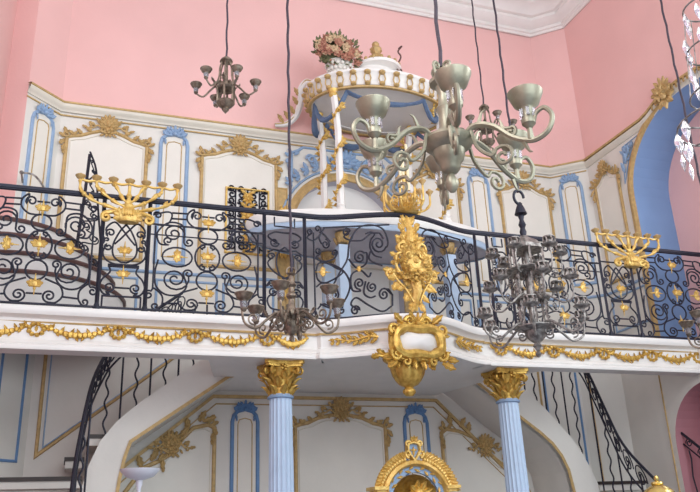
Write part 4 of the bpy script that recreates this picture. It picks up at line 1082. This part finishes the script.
# <<PART3>>
# ------------------------------------------------------------------ chandeliers
def cable(name, x, y, z0, parent, r=.010):
    mb = MB(); n = int((ZC-z0)/.08)
    mb.tube([(x+.004*sin(k*1.9), y+.004*cos(k*1.9), z0+(ZC-z0)*k/n) for k in range(n+1)], r, 5)
    mb.lathe([(.0,ZC-.05),(.05,ZC-.045),(.06,ZC-.02),(.06,ZC)], (x,y,0), 14)
    return mb.build(name, M_CABLE, parent)
def arms(t, c, R, angs, zc, zh, cupf, matl, rr=.010, drop=.1, curl=True, tag_='arm', spur=False):
    """S-curved arms from the hub at height zh to cups at height zc"""
    for a in angs:
        a = R_(a); mb = MB(lambda p,d,q, a=a: (c[0]+p*cos(a)-d*sin(a), c[1]+p*sin(a)+d*cos(a), q))
        P = cr([(.03,zh),(R*.30,zh+drop*.35),(R*.52,zh-drop*.15),(R*.75,zh-drop*.75),(R*.97,zh-drop*.45),(R*1.03,(zc+zh-drop*.4)/2),(R,zc-.01)], 5)
        m = len(P); mb.tube([(p,0,q) for p,q in P], [rr*(1.25-.45*k/m) for k in range(m)], 7)
        if curl:
            mb.tube([(p,0,q) for p,q in vol(R*.30,zh-drop*.35,drop*.42,60,1.3,1)], rr*.75, 5)
            mb.tube([(p,0,q) for p,q in vol(R*.80,zh-drop*.15,drop*.38,-100,1.2,1)], rr*.7, 5)
            mb.leaf((R*.5,0,zh), (.5,0,.8), (0,1,0), drop*.6, drop*.3, .3)
        if spur:
            for p0, q0, dp, dq in ((R*.40,zh+drop*.3,.05,.07),(R*.70,zh-drop*.5,-.02,.07),(R*.2,zh+.02,.0,.07)):
                mb.tube(cr([(p0,0,q0),(p0+dp*.5,0,q0+dq*.8),(p0+dp,0,q0+dq)],3), [rr*.8,rr*.7,rr*.6,rr*.5,rr*.35,rr*.25,rr*.15], 5)
        o = mb.build(tag_, matl, t)
        cupf(c[0]+R*cos(a), c[1]+R*sin(a), zc, o)
def hexarm(a0, n=6): return [a0+360/n*k for k in range(n)]

# big pewter chandelier
C1 = (1.435, 2.62)
t = thing('chandelier', (C1[0],C1[1],2.95), 'large pewter chandelier with wide bowl-shaped oil cups, nearest the camera', 'chandelier')
cable('hanging_cable', C1[0], C1[1], 3.55, t, .009)
mb = MB(); mb.lathe([(.0,2.925),(.012,2.93),(.026,2.95),(.030,2.975),(.018,3.0),(.012,3.012),(.030,3.02),(.042,3.035),(.046,3.06),(.060,3.075),(.068,3.10),(.070,3.12),(.084,3.13),(.102,3.145),(.110,3.165),(.104,3.18),(.06,3.19),(.045,3.21),(.032,3.24),(.030,3.30),(.040,3.33),(.028,3.35),(.024,3.40),(.034,3.44),(.058,3.455),(.060,3.47),(.03,3.475),(.015,3.50),(.0,3.51)], (*C1,0), 28); mb.build('stem', M_PEWTER, t)
mb = MB(); 
for k in range(4):
    a = k*PI/2+.4; mb.tube([(C1[0]+p*cos(a),C1[1]+p*sin(a),q) for p,q in scroll([], [(.0,3.50),(.035,3.49),(.05,3.53)], vol(.03,3.54,.022,0,1.1,1))], .007, 5)
mb.build('top_scrolls', M_PEWTER, t)
def bowl(x, y, z, o):
    mb = MB(); mb.lathe([(.0,z-.10),(.012,z-.095),(.018,z-.085),(.028,z-.075),(.030,z-.055),(.024,z-.045),(.028,z-.010),(.034,z+.0),(.052,z+.014),(.062,z+.038),(.072,z+.062),(.073,z+.070),(.067,z+.068),(.054,z+.035),(.03,z+.012),(.0,z+.010)], (x,y,0), 26); mb.build('oil_bowl', M_PEWTER, o)
    mb = MB()
    for k in range(6):
        a = 2*PI*k/6; mb.lathe([(.012,z-.046),(.013,z-.012)], (x+.028*cos(a),y+.028*sin(a),0), 4, .7, .7)
    mb.build('glass_pane', M_GLASS, o)
for a in (188,248,306,8,68,128):
    a = R_(a); R = .365; mb = MB(lambda p,d,q, a=a: (C1[0]+p*cos(a)-d*sin(a), C1[1]+p*sin(a)+d*cos(a), q))
    P = cr([(.06,3.15),(R*.35,3.20),(R*.58,3.17),(R*.80,3.09),(R*1.02,3.05),(R*1.20,3.07),(R*1.27,3.13),(R*1.20,3.175),(R*1.10,3.165),(R*1.06,3.13)], 6)
    m = len(P); mb.tube([(p,0,q) for p,q in P], [.0145-.006*k/m for k in range(m)], 7)
    mb.tube([(p,0,q) for p,q in scroll([], [(R*.30,3.19),(R*.36,3.10),(R*.52,3.04)], vol(R*.66,3.02,.05,120,1.3,-1,.2))], [.010]*0 or .0085, 6)
    mb.tube([(p,0,q) for p,q in scroll([], [(R*.62,3.16),(R*.74,3.14)], vol(R*.78,3.115,.026,60,1.1,-1,.2))], .0075, 6)
    for p0, q0, dp, dq in ((R*.40,3.20,.04,.06),(R*.70,3.13,-.02,.06),(R*.92,3.05,.03,-.05)):
        mb.tube(cr([(p0,0,q0),(p0+dp*.5,0,q0+dq*.8),(p0+dp,0,q0+dq)],3), [.010,.009,.008,.006,.005,.0035,.002], 5)
    mb.tube([(R,0,3.055),(R,0,3.11)], [.014,.010], 7)
    o = mb.build('arm', M_PEWTER, t); bowl(C1[0]+R*cos(a), C1[1]+R*sin(a), 3.20, o)
t2 = None
def small_cup(s, M):
    def f(x, y, z, o):
        mb = MB(); mb.lathe([(.0,z-.055*s),(.010*s,z-.05*s),(.016*s,z-.038*s),(.011*s,z-.032*s),(.015*s,z-.005*s),(.022*s,z+.002*s),(.033*s,z+.010*s),(.037*s,z+.024*s),(.043*s,z+.030*s),(.042*s,z+.034*s),(.034*s,z+.030*s),(.026*s,z+.012*s),(.0,z+.010*s)], (x,y,0), 14); mb.build('cup', M, o)
        mb = MB(); mb.lathe([(.014*s,z-.034*s),(.0185*s,z-.018*s),(.017*s,z-.006*s)], (x,y,0), 6); mb.build('glass_pane', M_GLASS, o)
    return f
def small_chandelier(x, y, z, R, a0, label):
    """six-armed crown chandelier; z is the height of the cups"""
    t = thing('chandelier', (x,y,z-.2), label, 'chandelier')
    cable('hanging_cable', x, y, z+.26, t, .008)
    mb = MB(); mb.lathe([(.0,z+.27),(.02,z+.26),(.045,z+.235),(.05,z+.22),(.03,z+.21),(.012,z+.19),(.01,z+.05),(.03,z+.03),(.07,z+.01),(.075,z-.02),(.065,z-.03)], (x,y,0), 16)
    mb.lathe([(.062,z-.13),(.07,z-.145),(.05,z-.17),(.02,z-.185),(.028,z-.20),(.012,z-.22),(.0,z-.235)], (x,y,0), 16); mb.lathe([(.0,z-.132),(.06,z-.130)], (x,y,0), 16)
    mb.build('body', M_BRONZE, t)
    for k in range(6):
        a = R_(a0+60*k+30); mb = MB()
        mb.tube([(x+.066*cos(a),y+.066*sin(a),z-.02),(x+.064*cos(a),y+.064*sin(a),z-.14)], .009, 5); mb.build('cage_bar', M_BRONZE, t)
        mb = MB(); P = cr([(.03,z+.22),(.05,z+.16),(.055,z+.08),(.075,z)], 4); mb.tube([(x+p*cos(a),y+p*sin(a),q) for p,q in P], .007, 5)
        mb.leaf((x+.075*cos(a),y+.075*sin(a),z), (cos(a),sin(a),.8), (0,0,1), .07, .035, .3); mb.build('scroll_strut', M_BRONZE, t)
    arms(t, (x,y), R, hexarm(a0), z, z-.015, small_cup(1.05, M_BRONZE), M_BRONZE, .007, .085, False)
small_chandelier(.895, 5.0, 4.80, .225, -140, 'small bronze six-arm chandelier hanging against pink wall at upper left')
small_chandelier(3.49, 5.6, 5.15, .25, -155, 'small bronze six-arm chandelier hanging right of the big pewter one, near the pink corner')

def bronze_chandelier(x, y, z, R, a0, label):
    t = thing('chandelier', (x,y,z-.25), label, 'chandelier')
    cable('hanging_cable', x, y, z+.20, t, .010)
    mb = MB(); mb.lathe([(.0,z-.25),(.012,z-.245),(.018,z-.225),(.010,z-.21),(.03,z-.19),(.045,z-.16),(.05,z-.12),(.035,z-.10),(.045,z-.08),(.04,z-.04),(.022,z-.02),(.018,z+.03),(.034,z+.05),(.034,z+.06),(.018,z+.08),(.018,z+.11),(.034,z+.125),(.02,z+.15),(.015,z+.19),(.03,z+.205),(.0,z+.22)], (x,y,0), 18); mb.build('stem', M_BRONZE, t)
    mb = MB()
    for k in range(6):
        a = R_(a0+30+60*k)
        mb.tube([(x+p*cos(a),y+p*sin(a),q) for p,q in scroll([], [(.03,z-.12),(.09,z-.06),(.13,z-.10)], vol(.11,z-.14,.035,60,1.3,-1))], .007, 5)
        mb.leaf((x+.04*cos(a),y+.04*sin(a),z-.13),(cos(a),sin(a),.6),(0,0,1),.09,.04,.4)
    mb.build('scrolls', M_BRONZE, t)
    mb = MB(); mb.tube([(x+.03*cos(k*.7),y,z+.22+.03*sin(k*.7)) for k in range(9)], .007, 5, True); mb.build('hanging_ring', M_BRONZE, t)
    arms(t, (x,y), R, hexarm(a0), z, z-.10, small_cup(1.4, M_BRONZE), M_BRONZE, .0085, .10, True)
bronze_chandelier(1.275, 4.6, 3.0, .315, -177, 'bronze six-arm oil-cup chandelier in front of the railing left of centre')
bronze_chandelier(4.70, 4.4, 3.02, .32, 182, 'bronze chandelier cut off by the right edge of the picture')

# many-tiered lantern chandelier
LX, LY = 3.215, 4.80
t = thing('chandelier', (LX,LY,2.76), 'large tarnished silver lantern-shaped chandelier with three tiers of gallery cups', 'chandelier')
cable('hanging_cable', LX, LY, 4.10, t, .010)
mb = MB(); mb.tube([(LX+.045*cos(k*PI/8),LY,4.055+.06*sin(k*PI/8)) for k in range(14)], .012, 6); mb.lathe([(.0,3.90),(.05,3.91),(.03,3.97),(.012,4.01)], (LX,LY,0), 10)
mb.lathe([(.02,3.72),(.028,3.76),(.018,3.79),(.03,3.82),(.016,3.86),(.024,3.89),(.01,3.92)], (LX,LY,0), 12); mb.build('ring_hook', M_IRON, t)
mb = MB(); mb.lathe([(.018,3.73),(.05,3.70),(.10,3.67),(.135,3.63),(.14,3.60),(.13,3.595),(.0,3.60)], (LX,LY,0), 6); mb.build('roof', M_LANT, t, 20)
for prof, n in (([(.0,3.42),(.17,3.42),(.185,3.43),(.18,3.44),(.0,3.445)],24), ([(.0,3.20),(.13,3.20),(.14,3.21),(.13,3.22),(.0,3.22)],18), ([(.0,2.76),(.014,2.77),(.022,2.79),(.012,2.81),(.02,2.83),(.035,2.85),(.02,2.87),(.045,2.89),(.075,2.92),(.085,2.96),(.15,2.985),(.15,2.995),(.0,3.0)],20)):
    mb = MB(); mb.lathe(prof, (LX,LY,0), n); mb.build('disc', M_LANT, t)
for k in range(6):
    a = R_(60*k+10); mb = MB(); mb.tube([(LX+.13*cos(a),LY+.13*sin(a),3.60),(LX+.13*cos(a),LY+.13*sin(a),3.43)], .010, 4)
    mb.tube([(LX+.10*cos(a),LY+.10*sin(a),3.42),(LX+.10*cos(a),LY+.10*sin(a),2.99)], .010, 4)
    mb.tube([(LX+.10*cos(a)+.02*cos(a)*sin(j*1.2)**2,LY+.10*sin(a)+.02*sin(a)*sin(j*1.2)**2,3.42-.0215*j) for j in range(21)], .006, 4)
    mb.build('lantern_bar', M_LANT, t)
mb = MB(); mb.lathe([(.022,3.0),(.026,3.1),(.018,3.2),(.024,3.3),(.018,3.42),(.02,3.6)], (LX,LY,0), 10); mb.blob((LX,LY,2.95),(.06,.06,.04),12,6); mb.build('core', M_LANT, t)
def gallery_cup(x, y, z, o):
    mb = MB(); mb.lathe([(.0,z-.05),(.010,z-.045),(.014,z-.02),(.03,z-.008),(.055,z),(.062,z+.008),(.055,z+.012),(.0,z+.012)], (x,y,0), 16)
    mb.lathe([(.040,z+.058),(.044,z+.060),(.044,z+.068),(.040,z+.068)], (x,y,0), 14); mb.lathe([(.012,z+.01),(.016,z+.04),(.012,z+.05),(.0,z+.05)], (x,y,0), 8)
    for k in range(7):
        a = 2*PI*k/7; mb.tube([(x+.042*cos(a),y+.042*sin(a),z+.01),(x+.046*cos(a+.2),y+.046*sin(a+.2),z+.035),(x+.042*cos(a),y+.042*sin(a),z+.06)], .0065, 4)
    mb.build('gallery_cup', M_LANT, o)
arms(t, (LX,LY), .26, hexarm(-140), 3.56, 3.43, gallery_cup, M_LANT, .0065, .07, True)
arms(t, (LX,LY), .31, hexarm(-105), 3.33, 3.21, gallery_cup, M_LANT, .0072, .08, True)
arms(t, (LX,LY), .40, hexarm(-125), 3.06, 2.98, gallery_cup, M_LANT, .009, .11, True)

# crystal chandelier at the right edge
KX, KY = 2.98, 2.50
t = thing('crystal_chandelier', (KX,KY,3.1), 'crystal chandelier with faceted drops, mostly outside the right edge', 'chandelier')
cable('hanging_rod', KX, KY, 4.2, t, .010)
def drop(x, y, z, L, w, o):
    mb = MB(); mb.lathe([(.0,z),(w*.35,z-L*.12),(w,z-L*.45),(w*.8,z-L*.62),(.0,z-L)], (x,y,0), 6, 1, .6); c = mb.build('crystal_drop', M_GLASS, o, 5)
mb = MB(); 
for z, R in ((4.12,.12),(3.86,.15),(3.60,.18),(3.44,.27)): mb.tube([(KX+R*cos(2*PI*k/24),KY+R*sin(2*PI*k/24),z) for k in range(24)], .005, 5, True)
mb.lathe([(.02,3.2),(.05,3.3),(.02,3.4),(.04,3.7),(.02,4.0),(.03,4.2)], (KX,KY,0), 10)
for k in range(6):
    a = R_(60*k+30); mb.tube([(KX+.02*cos(a),KY+.02*sin(a),3.40),(KX+.27*cos(a),KY+.27*sin(a),3.44)], .005, 5)
    mb.tube([(KX+.12*cos(a),KY+.12*sin(a),4.12),(KX+.18*cos(a),KY+.18*sin(a),3.6)], .004, 4)
ring = mb.build('frame', M_LANT, t)
for z, R, n, L, w in ((4.10,.12,8,.11,.022),(3.94,.15,8,.12,.026),(3.78,.15,8,.15,.022),(3.44,.27,12,.12,.03),(3.32,.27,12,.10,.018)):
    for k in range(n): a = 2*PI*k/n+R_(197); drop(KX+R*cos(a), KY+R*sin(a), z, L, w, t)

# ------------------------------------------------------------------ floor lamp, shrine, brass urns
t = thing('floor_lamp', (.46,5.5,0), 'white uplighter floor lamp with a shallow dish shade at lower left', 'lamp')
mb = MB(); mb.lathe([(.0,1.985),(.03,1.99),(.09,2.01),(.125,2.045),(.133,2.06),(.126,2.06),(.085,2.025),(.0,2.005)], (.46,5.5,0), 32); mb.build('lamp_shade', M_LAMP, t)
mb = MB(); mb.lathe([(.016,.03),(.013,1.0),(.013,1.94),(.022,1.96),(.022,1.99)], (.46,5.5,0), 12); mb.build('pole', M_LAMP, t)
mb = MB(); mb.lathe([(.0,.0),(.14,.0),(.14,.015),(.03,.03),(.0,.035)], (.46,5.5,0), 28); mb.build('base', M_LAMP, t)

SX, SY = 2.61, 5.85
t = thing('gilded_shrine', (SX,SY,0), 'gilded and blue arched shrine with shell niche at bottom centre', 'shrine')
SM = lambda u,d,w: (SX+u*.86, SY-d, 1.835+(w-1.87)*.86 if w > 1.2 else w)
acz = 1.87; A = lambda r, n=24: [(-r*cos(PI*k/n), acz+r*sin(PI*k/n)) for k in range(n+1)]
mb = MB(SM); mb.sweep2([(-.32,.9)]+A(.32)+[(.32,.9)], [(-.03,-.1),(-.03,.05),(-.01,.075),(.02,.06),(.03,.03),(.03,-.1)]); mb.build('gilded_arch', M_GOLDL, t)
mb = MB(SM); mb.sweep2([(-.265,.9)]+A(.265)+[(.265,.9)], [(-.03,.0),(-.03,.03),(.03,.03),(.03,.0)]); mb.build('blue_band', M_PALEB if False else M_BLUE, t)
mb = MB(SM)
for k in range(17):
    a = PI*k/16; s = 1 if k % 2 else -1
    mb.leaf((-.265*cos(a)-.01*s*cos(a),.035,acz+.265*sin(a)), (sin(a)*.8-s*.5*cos(a),0,cos(a)*.8+s*.5*sin(a)), N_, .06, .03, .25, .3, 4)
for k in range(8):
    for s in (-1,1): mb.leaf((s*.265,.035,1.85-.09*k), ((-1)**k*.6,0,-.8), N_, .07, .03, .25)
mb.build('gilded_leaves', M_GOLDL, t)
mb = MB(SM); nn = 22                         # shell niche
vs = [(0,-.02,acz-.02)]; fs = []
for j in range(1, 6):
    q = j/5
    for k in range(nn*2+1):
        a = PI*k/(nn*2); rip = .018*abs(sin(a*9))*q; r = .235*q
        vs.append((-r*cos(a), -.20*math.sqrt(max(0,1-q*q))-.0+rip, acz-.02+r*sin(a)*1.02))
W_ = nn*2+1
fs = [(0,1+k,2+k) for k in range(W_-1)] + [(1+j*W_+k,1+(j+1)*W_+k,2+(j+1)*W_+k,2+j*W_+k) for j in range(4) for k in range(W_-1)]
mb.add(vs, fs)
mb.add([(-.24,-.02,acz-.02),(.24,-.02,acz-.02),(.24,-.02,.9),(-.24,-.02,.9)], [(0,1,2,3)])
mb.blob((.03,.03,acz+.04),(.06,.05,.07),10,7)
for a in (20,60,100,140,180): a=R_(a); mb.leaf((.03,.03,acz+.04),(cos(a),0,sin(a)),N_,.14,.07,.3)
mb.build('shell_niche', M_GOLD, t, 60)
for s in (-1,1):
    mb = MB(SM); mb.box(*(sorted((s*.29,s*.43))), -.1, .09, 1.955, 1.985); mb.box(*(sorted((s*.29,s*.40))), -.1, .07, 1.93, 1.957); mb.build('cornice', M_GOLDL, t)
mb = MB(SM)
for k in range(14):
    for s in (-1,1):
        a = R_(14+4.6*k); r = .36
        mb.blob((-s*r*cos(a),.04,acz+r*sin(a)), (.022,.02,.022), 6, 4)
        b = a+.4; mb.leaf((-s*r*cos(a),.04,acz+r*sin(a)), (-s*cos(b)*1,0,sin(b)), N_, .09, .055, .35); mb.leaf((-s*(r+.02)*cos(a),.05,acz+(r+.02)*sin(a)), (-s*cos(a-.6),0,sin(a-.6)), N_, .075, .045, .35)
for v0 in (vol(.06,2.27,.035,-90,1.2,1), vol(.06,2.36,.03,180,1.2,-1)):
    for s in (-1,1): tap([(s*x,y) for x,y in v0], .05, .014, .008, mb, 6, 1)
for a in (60,90,120): a=R_(a); mb.leaf((0,.05,2.37),(cos(a),0,sin(a)),N_,.07,.045,.35)
mb.sweep2([(-.055,2.36),(-.06,2.29),(0,2.21),(.06,2.29),(.055,2.36),(0,2.375)], FR(.012,.06), True)
mb.build('crest', M_GOLDL, t)
mb = MB(SM); mb.add([(-.05,.03,2.36),(-.055,.03,2.29),(0,.03,2.22),(.055,.03,2.29),(.05,.03,2.36),(-.05,-.03,2.36),(-.055,-.03,2.29),(0,-.03,2.22),(.055,-.03,2.29),(.05,-.03,2.36)], [(0,1,2,3,4),(9,8,7,6,5),(0,5,6,1),(1,6,7,2),(2,7,8,3),(3,8,9,4),(4,9,5,0)]); 
sh = mb.build('shield', M_BLUE, t)
mb = MB(SM); mb.leaf((0,.032,2.25),(0,0,1),N_,.09,.03,.1); mb.leaf((0,.032,2.30),(1,0,.3),N_,.04,.02,.1); mb.leaf((0,.032,2.30),(-1,0,.3),N_,.04,.02,.1); mb.build('shield_emblem', M_GOLDL, sh)
mb = MB(SM); mb.box(-.40,.40,-.12,.06,.0,.92); mb.box(-.44,.44,-.12,.10,.86,.92); mb.build('pedestal', M_WHITE, t)

for i, (x, y, lab) in enumerate(((2.98,3.5,'polished brass urn-shaped finial at the bottom edge right of centre'),(3.27,3.42,'polished brass urn-shaped finial in the bottom right corner'))):
    t = thing('brass_finial', (x,y,0), lab, 'finial')
    z = 1.83 if i == 0 else 1.80
    mb = MB(); mb.lathe([(.0,z),(.010,z-.004),(.014,z-.016),(.010,z-.028),(.03,z-.036),(.034,z-.044),(.028,z-.05),(.045,z-.058),(.07,z-.075),(.082,z-.09),(.078,z-.10),(.09,z-.115),(.095,z-.15),(.07,z-.20),(.03,z-.25),(.02,z-.3)], (x,y,0), 28); mb.build('urn', M_BRASS, t)
    mb = MB(); mb.lathe([(.0,0),(.16,0),(.16,.03),(.05,.06),(.022,.12),(.018,z-.3),(.03,z-.28)], (x,y,0), 20); mb.build('stand', M_BRASS, t)

# ------------------------------------------------------------------ camera
R3 = [[0.943,0.082,0.323],[-0.331,0.343,0.879],[-0.039,-0.936,0.351]]
fx = 768.0
Xc = V((2238,194,fx)).normalized(); Yc = V((-290,300,fx)); Yc = (Yc-Xc*Xc.dot(Yc)).normalized(); Zc = Xc.cross(Yc)
if Zc.y > 0: Zc = -Zc
cam_d = bpy.data.cameras.new('camera'); cam = bpy.data.objects.new('camera', cam_d); COL.objects.link(cam)
right = V((Xc.x,Yc.x,Zc.x)); down = V((Xc.y,Yc.y,Zc.y)); fwd = V((Xc.z,Yc.z,Zc.z))
Mx = Matrix((( right.x,-down.x,-fwd.x,0),(right.y,-down.y,-fwd.y,0),(right.z,-down.z,-fwd.z,1.6),(0,0,0,1)))
cam.matrix_world = Mx
cam_d.sensor_width = 36; cam_d.lens = fx/700*36; cam_d.clip_start = .05
bpy.context.scene.camera = cam

# ------------------------------------------------------------------ light: daylight from windows and the open side behind the camera, plus added fill lamps
w = bpy.data.worlds.new('world'); bpy.context.scene.world = w; w.use_nodes = True
bg = w.node_tree.nodes['Background']; bg.inputs[0].default_value = (.68,.85,1,1); bg.inputs[1].default_value = .8
def area(name, loc, direction, sx, sy, e, col=(1,1,1)):
    l = bpy.data.lights.new(name, 'AREA'); l.shape = 'RECTANGLE'; l.size = sx; l.size_y = sy; l.energy = e; l.color = col
    o = bpy.data.objects.new(name, l); COL.objects.link(o); o.location = loc
    o.rotation_euler = V(direction).to_track_quat('-Z','Z').to_euler()
area('window_light_left', (-.83,5.1,5.6), (1,-.05,-.1), 1.4, 3.6, 16, (.90,.93,1))
area('window_light_right', (6.28,4.7,4.8), (-1,.1,0), .9, 1.4, 16, (.90,.93,1))
area('window_light_right_near', (5.75,2.1,5.2), (-1,.35,-.1), 2.2, 2.8, 135, (.93,.98,1))
area('fill_light_left_near', (-.83,1.8,5.6), (1,.45,.0), 2.6, 3.4, 165, (.93,.98,1))  # added fill to brighten the right wall; no window in this stretch
area('fill_light_behind', (2.4,-1.8,4.7), (0,1,.02), 5.0, 5.0, 240, (.90,.97,1))  # unseen fill lamp, added to reach below the pulpit and gallery

sc = bpy.context.scene
sc.view_settings.view_transform = 'Standard'; sc.view_settings.look = 'None'; sc.view_settings.gamma = 1; sc.view_settings.use_curve_mapping = False
sc.view_settings.exposure = 0.0

GR = {'blue_wall_panel':'narrow blue-framed wall panels','gilded_wall_panel':'gilded wall panels','dado_panel':'blue-lined dado panels','fluted_column':'columns under the gallery',
      'menorah':'menorahs on the railing','staircase':'stairs flanking the gallery','brass_finial':'brass finials at the bottom edge','gilded_pilaster':'pilasters beside the pulpit door','chandelier':'hanging chandeliers'}
for o in bpy.data.objects:
    b = o.name.split('.')[0]
    if o.parent is None and b in GR: o['group'] = GR[b]
